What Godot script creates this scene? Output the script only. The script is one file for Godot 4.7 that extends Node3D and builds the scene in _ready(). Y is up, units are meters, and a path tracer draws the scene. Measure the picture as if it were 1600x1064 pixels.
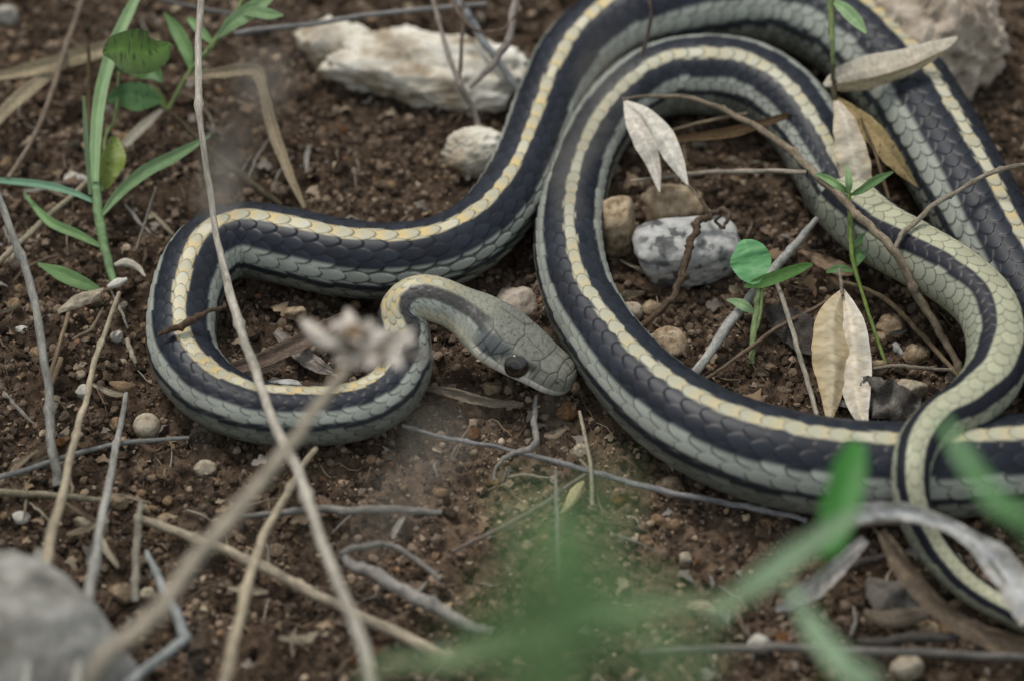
extends Node3D
# A striped snake coiled on dark soil among stones, dry stalks and seedlings, seen through a long macro lens.

const MM := 0.001
const PX := 0.000175           # metres that one photograph pixel spans at the distance of the snake
const DIST := 0.95
const ELEV := 47.0
var eye: Vector3
var fwd: Vector3
var right: Vector3
var upv: Vector3
var rng := RandomNumberGenerator.new()
var n_low := FastNoiseLite.new()
var n_mid := FastNoiseLite.new()
var n_fine := FastNoiseLite.new()
var n3 := FastNoiseLite.new()
var used := {}
var M := {}

# ---------------------------------------------------------------- places
func at(px: float, py: float, h_mm: float) -> Vector3:      # the spot at that height above the ground, in plan
	var d := fwd * DIST + right * ((px - 800.0) * PX) - upv * ((py - 532.0) * PX)
	var k := (h_mm * MM - eye.y) / d.y
	return eye + d * k

func pxm(p: Vector3) -> float:
	return PX * (p - eye).dot(fwd) / DIST

func gh(x: float, z: float) -> float:
	var e := 1.0 - smoothstep(0.25, 0.6, maxf(absf(x), absf(z)))
	var y := n_low.get_noise_2d(x * 1000.0, z * 1000.0) * 0.0032
	y += n_mid.get_noise_2d(x * 1000.0, z * 1000.0) * 0.0036
	y += n_fine.get_noise_2d(x * 1000.0, z * 1000.0) * 0.0015 * e
	y += (1.0 - e) * n_low.get_noise_2d(x * 60.0, z * 60.0) * 0.03
	return y - 0.0022

func hsh(a: float, b: float) -> float:
	return fposmod(sin(a * 127.1 + b * 311.7) * 43758.5453, 1.0)

func lin(r: float, g: float, b: float) -> Color:
	return Color(r, g, b)

func srgb(r: float, g: float, b: float) -> Color:
	return Color(r, g, b).linear_to_srgb()

# ---------------------------------------------------------------- naming
func numbered(called: String) -> String:
	var n: int = used.get(called, 0)
	used[called] = n + 1
	return called if n == 0 else "%s_%03d" % [called, n]

func tag(o: Node3D, label: String, category: String, group := "") -> Node3D:
	o.set_meta("label", label)
	o.set_meta("category", category)
	if group != "":
		o.set_meta("group", group)
	return o

func obj(called: String, mesh: Mesh, mat: Material, parent: Node3D = null) -> MeshInstance3D:
	var o := MeshInstance3D.new()
	o.mesh = mesh
	o.material_override = mat
	if parent:
		o.name = called
		parent.add_child(o, true)
		o.position = -parent.position
	else:
		o.name = numbered(called)
		add_child(o, true)
	return o

func thing(called: String, label: String, category: String, pos: Vector3, group := "") -> Node3D:
	var o := Node3D.new()
	o.name = numbered(called)
	add_child(o, true)
	o.position = pos
	tag(o, label, category, group)
	return o

# ---------------------------------------------------------------- mesh builders
func grid_mesh(P: PackedVector3Array, C: PackedColorArray, rows: int, cols: int, wrap: bool, cap0 := false, cap1 := false, ulen := 1.0, vlen := 1.0) -> ArrayMesh:
	var idx := PackedInt32Array()
	var N := PackedVector3Array()
	N.resize(P.size())
	var UV := PackedVector2Array()
	UV.resize(P.size())
	var last := cols if wrap else cols - 1
	idx.resize((rows - 1) * last * 6)
	var w := 0
	for i in rows:
		for j in cols:
			UV[i * cols + j] = Vector2(ulen * j / float(maxi(1, last)), vlen * i / float(rows - 1))
	for i in rows - 1:
		var a0 := i * cols
		var b0 := a0 + cols
		for j in last:
			var j2 := (j + 1) % cols
			var a := a0 + j
			var b := a0 + j2
			var c := b0 + j2
			var d := b0 + j
			var fn := (P[c] - P[a]).cross(P[b] - P[d])
			N[a] += fn
			N[b] += fn
			N[c] += fn
			N[d] += fn
			idx[w] = a
			idx[w + 1] = b
			idx[w + 2] = c
			idx[w + 3] = a
			idx[w + 4] = c
			idx[w + 5] = d
			w += 6
	for end in [[cap0, 0], [cap1, rows - 1]]:
		if end[0]:
			var base: int = end[1] * cols
			for j in range(1, cols - 1):
				if end[1] == 0:
					idx.append_array([base, base + j + 1, base + j])
				else:
					idx.append_array([base, base + j, base + j + 1])
	for i in N.size():
		N[i] = N[i].normalized()
	var arr := []
	arr.resize(Mesh.ARRAY_MAX)
	arr[Mesh.ARRAY_VERTEX] = P
	arr[Mesh.ARRAY_NORMAL] = N
	arr[Mesh.ARRAY_TEX_UV] = UV
	if C.size() == P.size():
		arr[Mesh.ARRAY_COLOR] = C
	arr[Mesh.ARRAY_INDEX] = idx
	var m := ArrayMesh.new()
	m.add_surface_from_arrays(Mesh.PRIMITIVE_TRIANGLES, arr)
	return m

func crom(a: float, b: float, c: float, d: float, t: float) -> float:
	return b + 0.5 * t * (c - a + t * (2.0 * a - 5.0 * b + 4.0 * c - d + t * (3.0 * (b - c) + d - a)))

# A list of [px, py, height in mm, width in px] becomes a smooth run of world points and widths in metres.
func run_of(pts: Array, n: int) -> Array:
	var W: Array[Vector3] = []
	var R := PackedFloat32Array()
	for p in pts:
		var v := at(p[0], p[1], p[2])
		W.append(v)
		R.append(p[3] * pxm(v))
	var out := PackedVector3Array()
	var rad := PackedFloat32Array()
	var k := W.size()
	for i in n + 1:
		var f := float(i) / n * (k - 1)
		var s := mini(int(f), k - 2)
		var t := f - s
		var a := W[maxi(s - 1, 0)]
		var b := W[s]
		var c := W[s + 1]
		var d := W[mini(s + 2, k - 1)]
		out.append(Vector3(crom(a.x, b.x, c.x, d.x, t), crom(a.y, b.y, c.y, d.y, t), crom(a.z, b.z, c.z, d.z, t)))
		rad.append(maxf(0.00002, crom(R[maxi(s - 1, 0)], R[s], R[s + 1], R[mini(s + 2, k - 1)], t)))
	return [out, rad]

func tint(c: Color, k: float) -> Color:
	return Color(clampf(c.r * k, 0, 1), clampf(c.g * k, 0, 1), clampf(c.b * k, 0, 1))

# a round stalk: ridged, with slight kinks and nodes
func stalk_mesh(pts: Array, col: Color, sd: int, sides := 9, rough := 0.12, node_every := 0) -> ArrayMesh:
	var n := maxi(10, (pts.size() - 1) * 14)
	var rr := run_of(pts, n)
	var C: PackedVector3Array = rr[0]
	var W: PackedFloat32Array = rr[1]
	var P := PackedVector3Array()
	var K := PackedColorArray()
	for i in n + 1:
		var t := (C[mini(i + 1, n)] - C[maxi(i - 1, 0)]).normalized()
		var u := Vector3.UP if absf(t.y) < 0.92 else Vector3.RIGHT
		var s := t.cross(u).normalized()
		var v := s.cross(t)
		var k := n3.get_noise_2d(i * 3.0, sd * 31.0)
		var bump := 1.0 + rough * k
		if node_every > 0 and i % node_every == node_every / 2:
			bump += 0.45
		var wob := s * (n3.get_noise_2d(i * 1.6, sd * 17.0 + 500.0) * W[i] * rough * 2.6)
		for j in sides:
			var a := TAU * j / sides
			var ridge := 1.0 + rough * 0.8 * n3.get_noise_3d(j * 40.0, i * 2.0, sd * 13.0)
			P.append(C[i] + wob + (s * cos(a) + v * sin(a)) * (W[i] * 0.5 * bump * ridge))
			var sh := 1.0 + 0.7 * n3.get_noise_3d(j * 30.0, i * 3.0, sd * 7.0) + 0.25 * n3.get_noise_2d(i * 14.0, sd * 3.0)
			K.append(tint(col, sh))
	return grid_mesh(P, K, n + 1, sides, true, true, true, 1.0, n / 14.0)

# a leaf, blade, pod half or strip of bark: closed, with thickness, fold, curl and veins
func blade_mesh(pts: Array, col: Color, sd: int, o := {}) -> ArrayMesh:
	var per: int = o.get("per", 12)
	var n := maxi(12, (pts.size() - 1) * per)
	var m: int = o.get("m", 9)
	var fold: float = o.get("fold", 0.25)
	var curl: float = o.get("curl", 0.0)
	var tilt0: float = deg_to_rad(o.get("tilt", 0.0))
	var tilt1: float = deg_to_rad(o.get("tilt_end", o.get("tilt", 0.0)))
	var th: float = o.get("th", 0.16) * MM
	var wav: float = o.get("wave", 0.06)
	var vein: float = o.get("vein", 0.25)
	var edge: Color = o.get("edge", col)
	var spots: float = o.get("spots", 0.0)
	var streak: float = o.get("streak", 0.12)
	var ragged: float = o.get("ragged", 0.16 if streak > 0.1 else 0.0)
	var hint: Vector3 = o.get("hint", Vector3(0.0, 0.75, 0.66))
	var rr := run_of(pts, n)
	var C: PackedVector3Array = rr[0]
	var W: PackedFloat32Array = rr[1]
	var P := PackedVector3Array()
	var K := PackedColorArray()
	for i in n + 1:
		var f := float(i) / n
		var t := (C[mini(i + 1, n)] - C[maxi(i - 1, 0)]).normalized()
		var nn := (hint - t * hint.dot(t)).normalized().rotated(t, lerpf(tilt0, tilt1, f))
		var b := t.cross(nn)
		var w := W[i] * 0.5
		for side in 2:
			for jj in m:
				var j := jj if side == 0 else m - 1 - jj
				var x := 2.0 * j / (m - 1) - 1.0
				var wv := wav * w * n3.get_noise_3d(x * 13.0, i * 2.2, sd * 19.0)
				var serr: float = 1.0 + ragged * n3.get_noise_2d(i * 3.0, sd * 29.0 + signf(x) * 300.0) * absf(x)
				serr *= 1.0 + o.get("serrate", 0.0) * (absf(fposmod(i * 0.5, 1.0) - 0.5) - 0.25)
				var p := C[i] + b * (w * x * serr) + nn * (fold * absf(x) * w - curl * x * x * w + wv * 1.6)
				p += nn * (th * (0.5 if side == 0 else -0.5) * (1.0 - 0.85 * x * x * x * x))
				P.append(p)
				var c := col.lerp(edge, pow(absf(x), 1.6))
				var k := 1.0 + streak * n3.get_noise_3d(x * 70.0, i * 1.2, sd * 11.0) + 0.16 * n3.get_noise_3d(x * 14.0, i * 6.0, sd * 5.0)
				if absf(x) < 0.13:
					k *= 1.0 + vein
				elif vein > 0.0:
					var l := fposmod(i * 0.45 - absf(x) * 2.2, 3.0)
					if l < 0.6:
						k *= 1.0 + vein * 0.35
				if spots > 0.0 and n3.get_noise_3d(x * 26.0, i * 9.0, sd * 23.0) > 0.52 - spots:
					c = c.lerp(Color(0.02, 0.017, 0.01), 0.8)
				K.append(tint(c, k))
	return grid_mesh(P, K, n + 1, m * 2, true, true, true, 1.0, n / 12.0)

# an uneven stone: a ball cut by planes and roughened
func stone_mesh(r: Vector3, sd: int, cuts: int, rough: float, nu := 36, nv := 24, layers := 0.0, box := 0.0) -> ArrayMesh:
	var g := RandomNumberGenerator.new()
	g.seed = sd * 7919 + 13
	var planes: Array[Vector4] = []
	for i in cuts:
		var d := Vector3(g.randfn(), g.randfn() * 0.9, g.randfn()).normalized()
		planes.append(Vector4(d.x, d.y, d.z, g.randf_range(0.62, 0.9)))
	var P := PackedVector3Array()
	for i in nv + 1:
		var a := PI * i / nv
		for j in nu:
			var b := TAU * j / nu
			var d := Vector3(sin(a) * cos(b), cos(a), sin(a) * sin(b))
			var q := lerpf(1.0, pow(pow(absf(d.x), 5.0) + pow(absf(d.y), 5.0) + pow(absf(d.z), 5.0), -0.2), box)
			for p in planes:
				var dd := d.x * p.x + d.y * p.y + d.z * p.z
				if dd > 0.05:
					var lim := p.w / dd
					if lim < q + 0.06:
						q = minf(q, lim) - 0.02 * maxf(0.0, 1.0 - absf(lim - q) / 0.06)
			q += rough * (n3.get_noise_3d(d.x * 55.0 + sd * 91.0, d.y * 55.0, d.z * 55.0) + 0.5 * n3.get_noise_3d(d.x * 140.0, d.y * 140.0 + sd * 33.0, d.z * 140.0) + 0.3 * n3.get_noise_3d(d.x * 330.0, d.y * 330.0, d.z * 330.0 + sd * 5.0))
			if layers > 0.0:
				q += layers * (n3.get_noise_3d(d.x * 20.0, d.y * 210.0 + n3.get_noise_2d(d.x * 60.0, d.z * 60.0) * 30.0, d.z * 20.0 + sd))
			P.append(Vector3(d.x * r.x, d.y * r.y, d.z * r.z) * q)
	# wrap so that the outside faces out
	return grid_mesh(P, PackedColorArray(), nv + 1, nu, true)

# ---------------------------------------------------------------- materials
func noise_tex(freq: float, ramp: Array, sd: int, kind := FastNoiseLite.TYPE_SIMPLEX_SMOOTH, oct := 5, size := 512) -> NoiseTexture2D:
	var t := NoiseTexture2D.new()
	var n := FastNoiseLite.new()
	n.noise_type = kind
	n.frequency = freq
	n.seed = sd
	n.fractal_octaves = oct
	t.noise = n
	t.width = size
	t.height = size
	t.seamless = true
	if ramp.size():
		var g := Gradient.new()
		g.offsets = PackedFloat32Array(ramp.map(func(x): return x[0]))
		g.colors = PackedColorArray(ramp.map(func(x): return x[1]))
		t.color_ramp = g
	return t

func mat(col: Color, rough: float, spec := 0.4) -> StandardMaterial3D:
	var m := StandardMaterial3D.new()
	m.albedo_color = col
	m.roughness = rough
	m.metallic_specular = spec
	return m

func stone_mat(ramp: Array, sd: int, scale: float, freq := 0.012, relief := 0.04) -> StandardMaterial3D:
	var m := mat(Color.WHITE, 0.95, 0.25)
	m.albedo_texture = noise_tex(freq, ramp, sd)
	m.uv1_triplanar = true
	m.uv1_scale = Vector3.ONE * scale
	m.heightmap_enabled = true
	m.heightmap_texture = M.rough_tex
	m.heightmap_scale = relief
	return m

func fibre_texture() -> ImageTexture:
	var im := Image.create(128, 512, false, Image.FORMAT_RGB8)
	var n := FastNoiseLite.new()
	n.seed = 4
	n.frequency = 0.02
	for y in 512:
		for x in 128:
			var a := TAU * x / 128.0
			var v := 0.86 + 0.34 * n.get_noise_3d(cos(a) * 420.0, sin(a) * 420.0, y * 1.1) + 0.22 * n.get_noise_3d(cos(a) * 1300.0, sin(a) * 1300.0, y * 2.5) + 0.1 * n.get_noise_2d(x * 4.0, y * 9.0)
			v = clampf(v, 0.25, 1.0)
			im.set_pixel(x, y, Color(v, v, v))
	return ImageTexture.create_from_image(im)

func make_materials() -> void:
	M.rough_tex = noise_tex(0.03, [], 9)
	var fib := fibre_texture()
	var skin := mat(Color.WHITE, 0.42, 0.36)
	skin.vertex_color_use_as_albedo = true
	M.skin = skin
	var soil := mat(Color.WHITE, 1.0, 0.15)
	soil.vertex_color_use_as_albedo = true
	soil.albedo_texture = noise_tex(0.02, [[0.0, srgb(0.28, 0.26, 0.25)], [0.45, srgb(0.6, 0.57, 0.55)], [0.62, srgb(0.85, 0.8, 0.76)], [1.0, Color.WHITE]], 3)
	soil.uv1_triplanar = true
	soil.uv1_scale = Vector3.ONE * 22.0
	soil.heightmap_enabled = true
	soil.heightmap_texture = M.rough_tex
	soil.heightmap_scale = 0.12
	M.soil = soil
	var crumb := mat(Color.WHITE, 1.0, 0.15)
	crumb.vertex_color_use_as_albedo = true
	M.crumb = crumb
	var clod: StandardMaterial3D = soil.duplicate()
	clod.uv1_scale = Vector3.ONE * 0.25
	clod.heightmap_scale = 0.03
	M.clod = clod
	var dry := mat(Color.WHITE, 0.8, 0.3)
	dry.vertex_color_use_as_albedo = true
	dry.albedo_texture = fib
	dry.heightmap_enabled = true
	dry.heightmap_texture = fib
	dry.heightmap_scale = 0.03
	M.dry = dry
	var paper := mat(Color.WHITE, 0.7, 0.35)
	paper.vertex_color_use_as_albedo = true
	paper.albedo_texture = noise_tex(0.02, [[0.0, srgb(0.72, 0.66, 0.58)], [0.5, srgb(0.93, 0.91, 0.88)], [1.0, Color.WHITE]], 31, FastNoiseLite.TYPE_SIMPLEX_SMOOTH, 5, 256)
	paper.backlight_enabled = true
	paper.backlight = Color(0.3, 0.28, 0.22)
	M.paper = paper
	var green := mat(Color.WHITE, 0.5, 0.4)
	green.vertex_color_use_as_albedo = true
	green.albedo_texture = noise_tex(0.04, [[0.0, srgb(0.8, 0.82, 0.72)], [0.5, srgb(0.95, 0.95, 0.93)], [1.0, Color.WHITE]], 32, FastNoiseLite.TYPE_SIMPLEX_SMOOTH, 4, 256)
	green.uv1_scale = Vector3(1.0, 0.25, 1.0)
	green.backlight_enabled = true
	green.backlight = Color(0.45, 0.6, 0.3)
	M.green = green
	M.limestone = stone_mat([[0.0, srgb(0.16, 0.11, 0.07)], [0.3, srgb(0.4, 0.33, 0.24)], [0.45, srgb(0.66, 0.61, 0.51)], [0.7, srgb(0.8, 0.77, 0.7)], [1.0, srgb(0.85, 0.84, 0.79)]], 11, 14.0, 0.006, 0.08)
	M.beige_rock = stone_mat([[0.0, srgb(0.12, 0.09, 0.065)], [0.35, srgb(0.32, 0.26, 0.2)], [0.6, srgb(0.45, 0.38, 0.31)], [1.0, srgb(0.6, 0.53, 0.46)]], 12, 14.0, 0.012, 0.1)
	M.grey_rock = stone_mat([[0.0, srgb(0.05, 0.05, 0.05)], [0.36, srgb(0.1, 0.1, 0.1)], [0.44, srgb(0.32, 0.32, 0.31)], [0.6, srgb(0.44, 0.43, 0.41)], [1.0, srgb(0.56, 0.56, 0.55)]], 13, 20.0, 0.012, 0.05)
	M.near_rock = stone_mat([[0.0, srgb(0.08, 0.075, 0.065)], [0.35, srgb(0.2, 0.185, 0.16)], [0.55, srgb(0.33, 0.315, 0.29)], [1.0, srgb(0.42, 0.41, 0.385)]], 14, 10.0, 0.012, 0.08)
	M.tan_pebble = stone_mat([[0.0, srgb(0.12, 0.08, 0.05)], [0.4, srgb(0.3, 0.22, 0.14)], [0.65, srgb(0.42, 0.33, 0.23)], [1.0, srgb(0.55, 0.46, 0.34)]], 15, 60.0, 0.01, 0.03)
	M.cream_pebble = stone_mat([[0.0, srgb(0.15, 0.11, 0.075)], [0.38, srgb(0.34, 0.28, 0.2)], [0.55, srgb(0.44, 0.38, 0.29)], [1.0, srgb(0.56, 0.51, 0.42)]], 16, 60.0, 0.008, 0.02)
	M.rust_pebble = stone_mat([[0.0, srgb(0.05, 0.025, 0.012)], [0.4, srgb(0.17, 0.085, 0.04)], [0.7, srgb(0.3, 0.17, 0.08)], [1.0, srgb(0.4, 0.26, 0.15)]], 17, 80.0, 0.012, 0.04)
	M.dark_pebble = stone_mat([[0.0, srgb(0.03, 0.025, 0.02)], [0.5, srgb(0.09, 0.075, 0.06)], [1.0, srgb(0.2, 0.17, 0.14)]], 18, 70.0, 0.012, 0.04)
	M.white_pebble = stone_mat([[0.0, srgb(0.2, 0.17, 0.13)], [0.38, srgb(0.4, 0.37, 0.32)], [0.6, srgb(0.5, 0.47, 0.42)], [1.0, srgb(0.64, 0.61, 0.56)]], 19, 60.0, 0.01, 0.02)

# ---------------------------------------------------------------- the ground
func build_ground() -> void:
	var xs := PackedFloat32Array()
	var v := 0.2
	var out := PackedFloat32Array()
	var step := 0.004
	while v < 40.0:
		v += step
		step *= 1.33
		out.append(v)
	for i in out.size():
		xs.append(-out[out.size() - 1 - i])
	for i in 501:
		xs.append(-0.2 + i * 0.0008)
	for i in out.size():
		xs.append(out[i])
	var n := xs.size()
	var P := PackedVector3Array()
	P.resize(n * n)
	var K := PackedColorArray()
	K.resize(n * n)
	for i in n:
		var z := xs[i]
		for j in n:
			var x := xs[j]
			var y := gh(x, z)
			P[i * n + j] = Vector3(x, y, z)
			var a := n_mid.get_noise_2d(x * 700.0 + 900.0, z * 700.0)
			var b := n_fine.get_noise_2d(x * 800.0, z * 800.0 + 400.0)
			var c := Color(0.068, 0.049, 0.036).lerp(Color(0.16, 0.118, 0.086), clampf(0.45 + a * 0.9, 0, 1))
			c = c.lerp(Color(0.17, 0.125, 0.09), clampf(b * 1.2 - 0.2, 0, 1))
			c = c.lerp(Color(0.22, 0.165, 0.12), 0.8 * exp(-pow((x - 0.012) / 0.06, 2.0) - pow((z - 0.05) / 0.04, 2.0)))
			K[i * n + j] = c
	var o := obj("soil_ground", grid_mesh(P, K, n, n, false), M.soil)
	o.set_meta("kind", "structure")

func build_clods() -> void:
	rng.seed = 91
	for part in 3:
		var xf: Array[Transform3D] = []
		var cc: Array[Color] = []
		for i in 420:
			var x := rng.randf_range(-0.18, 0.18)
			var z := rng.randf_range(-0.23, 0.18)
			var bare := exp(-pow((x - 0.012) / 0.06, 2.0) - pow((z - 0.05) / 0.04, 2.0))
			var s := 0.0014 * pow(3.2, rng.randf() * rng.randf()) * (1.0 - 0.5 * bare)
			var bas := Basis.from_euler(Vector3(rng.randf_range(-0.4, 0.4), rng.randf() * TAU, rng.randf_range(-0.4, 0.4)))
			xf.append(Transform3D(bas.scaled_local(Vector3(s * rng.randf_range(0.9, 1.6), s * rng.randf_range(0.5, 0.8), s)), Vector3(x, gh(x, z) - s * 0.05, z)))
			cc.append(tint(Color(0.07, 0.05, 0.037).lerp(Color(0.17, 0.125, 0.09), rng.randf()), 1.0 + 0.5 * bare))
		var mm := MultiMesh.new()
		mm.transform_format = MultiMesh.TRANSFORM_3D
		mm.use_colors = true
		mm.mesh = stone_mesh(Vector3.ONE, 700 + part, 7, 0.42, 26, 18)
		mm.instance_count = xf.size()
		for i in xf.size():
			mm.set_instance_transform(i, xf[i])
			mm.set_instance_color(i, cc[i])
		var o := MultiMeshInstance3D.new()
		o.multimesh = mm
		o.material_override = M.clod
		o.name = numbered("soil_clods")
		o.set_meta("kind", "stuff")
		add_child(o, true)
		tag(o, "lumpy brown clods of earth half sunk in the soil", "soil")

func crumb_shape(sd: int) -> ArrayMesh:
	var src := stone_mesh(Vector3.ONE, sd, 16, 0.3, 10, 7)
	var st := SurfaceTool.new()                            # broken, flat faces
	var a := src.surface_get_arrays(0)
	var v: PackedVector3Array = a[Mesh.ARRAY_VERTEX]
	st.begin(Mesh.PRIMITIVE_TRIANGLES)
	st.set_smooth_group(-1)
	for i in a[Mesh.ARRAY_INDEX]:
		st.add_vertex(v[i])
	st.generate_normals()
	return st.commit()

func scatter(called: String, count: int, sd: int, lo: float, hi: float, cols: Array, thresh: float) -> void:
	rng.seed = sd
	for part in 2:
		var xf: Array[Transform3D] = []
		var cc: Array[Color] = []
		for i in count / 2:
			var x := rng.randf_range(-0.185, 0.185)
			var z := rng.randf_range(-0.23, 0.19)
			var dens := n_mid.get_noise_2d(x * 500.0 + sd * 100.0, z * 500.0)
			var pick := rng.randf()
			var patch := clampf(0.5 + 1.1 * n_low.get_noise_2d(x * 1700.0 + 77.0, z * 1700.0), 0.0, 1.0)
			var bare := exp(-pow((x - 0.012) / 0.055, 2.0) - pow((z - 0.05) / 0.035, 2.0))
			var s := lo * pow(hi / lo, pow(rng.randf(), lerpf(5.5, 2.0, patch) + 3.0 * bare))
			var sc := Vector3(s * rng.randf_range(0.8, 1.4), s * rng.randf_range(0.55, 1.0), s * rng.randf_range(0.8, 1.4))
			var bas := Basis.from_euler(Vector3(rng.randf_range(-0.6, 0.6), rng.randf() * TAU, rng.randf_range(-0.6, 0.6)))
			var c: Color = tint(cols[rng.randi() % cols.size()], lerpf(0.72, 1.3, patch) + 0.55 * bare)
			var k := rng.randf_range(0.6, 1.35)
			if dens < thresh - 0.25 + 0.5 * pick:
				continue
			xf.append(Transform3D(bas.scaled_local(sc), Vector3(x, gh(x, z) + s * 0.25, z)))
			cc.append(tint(c, k))
		var mm := MultiMesh.new()
		mm.transform_format = MultiMesh.TRANSFORM_3D
		mm.use_colors = true
		mm.mesh = crumb_shape(sd + part)
		mm.instance_count = xf.size()
		for i in xf.size():
			mm.set_instance_transform(i, xf[i])
			mm.set_instance_color(i, cc[i])
		var o := MultiMeshInstance3D.new()
		o.multimesh = mm
		o.material_override = M.crumb
		o.name = numbered(called)
		o.set_meta("kind", "stuff")
		add_child(o, true)
		tag(o, "loose dark brown crumbs of soil covering the ground" if called == "soil_crumbs" else "scattered tan grit lying in the soil", "soil" if called == "soil_crumbs" else "grit")

func build_litter() -> void:
	rng.seed = 41
	for part in 2:
		var mm := MultiMesh.new()
		mm.transform_format = MultiMesh.TRANSFORM_3D
		mm.use_colors = true
		var P := PackedVector3Array()
		for i in 8:
			var f := i / 7.0
			var w := 0.34 * sin(PI * clampf(f + 0.06, 0, 1)) * (1.0 + 0.5 * sin(i * 2.3 + part)) + 0.03
			for j in 5:
				var x := j / 2.0 - 1.0
				P.append(Vector3(f - 0.5, 0.25 * sin(f * 3.0 + part) + 0.22 * absf(x) * w, x * w + 0.1 * sin(f * 5.0)))
			for j in 5:
				var x := 1.0 - j / 2.0
				P.append(Vector3(f - 0.5, 0.25 * sin(f * 3.0 + part) + 0.22 * absf(x) * w - 0.05, x * w + 0.1 * sin(f * 5.0)))
		mm.mesh = grid_mesh(P, PackedColorArray(), 8, 10, true, true, true)
		mm.instance_count = 1500
		for i in 1500:
			var x := rng.randf_range(-0.18, 0.18)
			var z := rng.randf_range(-0.22, 0.18)
			var l := 0.0012 * pow(4.5, rng.randf() * rng.randf() * 1.3)
			var bas := Basis.from_euler(Vector3(rng.randf_range(-0.5, 0.5), rng.randf() * TAU, rng.randf_range(-0.4, 0.4)))
			mm.set_instance_transform(i, Transform3D(bas.scaled_local(Vector3(l, l, l * rng.randf_range(0.5, 1.2))), Vector3(x, gh(x, z) + l * 0.22, z)))
			var c: Color = [Color(0.2, 0.14, 0.09), Color(0.3, 0.22, 0.15), Color(0.12, 0.085, 0.06), Color(0.2, 0.175, 0.15), Color(0.3, 0.24, 0.17)][rng.randi() % 5]
			mm.set_instance_color(i, tint(c, rng.randf_range(0.7, 1.2)))
		var o := MultiMeshInstance3D.new()
		o.multimesh = mm
		o.material_override = M.crumb
		o.name = numbered("leaf_litter")
		o.set_meta("kind", "stuff")
		add_child(o, true)
		tag(o, "tiny brown flakes of bark and leaf strewn over the soil", "leaf litter")

# ---------------------------------------------------------------- stones
func stone(called: String, label: String, px: float, py: float, w: float, h: float, dep: float, m: Material, sd: int, o := {}) -> void:
	# px, py: middle of its foot; w, h, dep: half sizes in px
	var p := at(px, py, 0.0)
	var k := pxm(p)
	var r := Vector3(w, h, dep) * k
	var big: bool = w > 60
	var mesh := stone_mesh(r, sd, o.get("cuts", 9), o.get("rough", 0.1), 90 if big else 30, 60 if big else 20, o.get("layers", 0.0), o.get("box", 0.0))
	var s := obj(called, mesh, m)
	s.position = Vector3(p.x, gh(p.x, p.z) + r.y * o.get("sit", 0.55), p.z)
	s.rotation = Vector3(0, deg_to_rad(o.get("turn", 0.0)), deg_to_rad(o.get("lean", 0.0)))
	tag(s, label, o.get("category", "stone"), o.get("group", ""))

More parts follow.
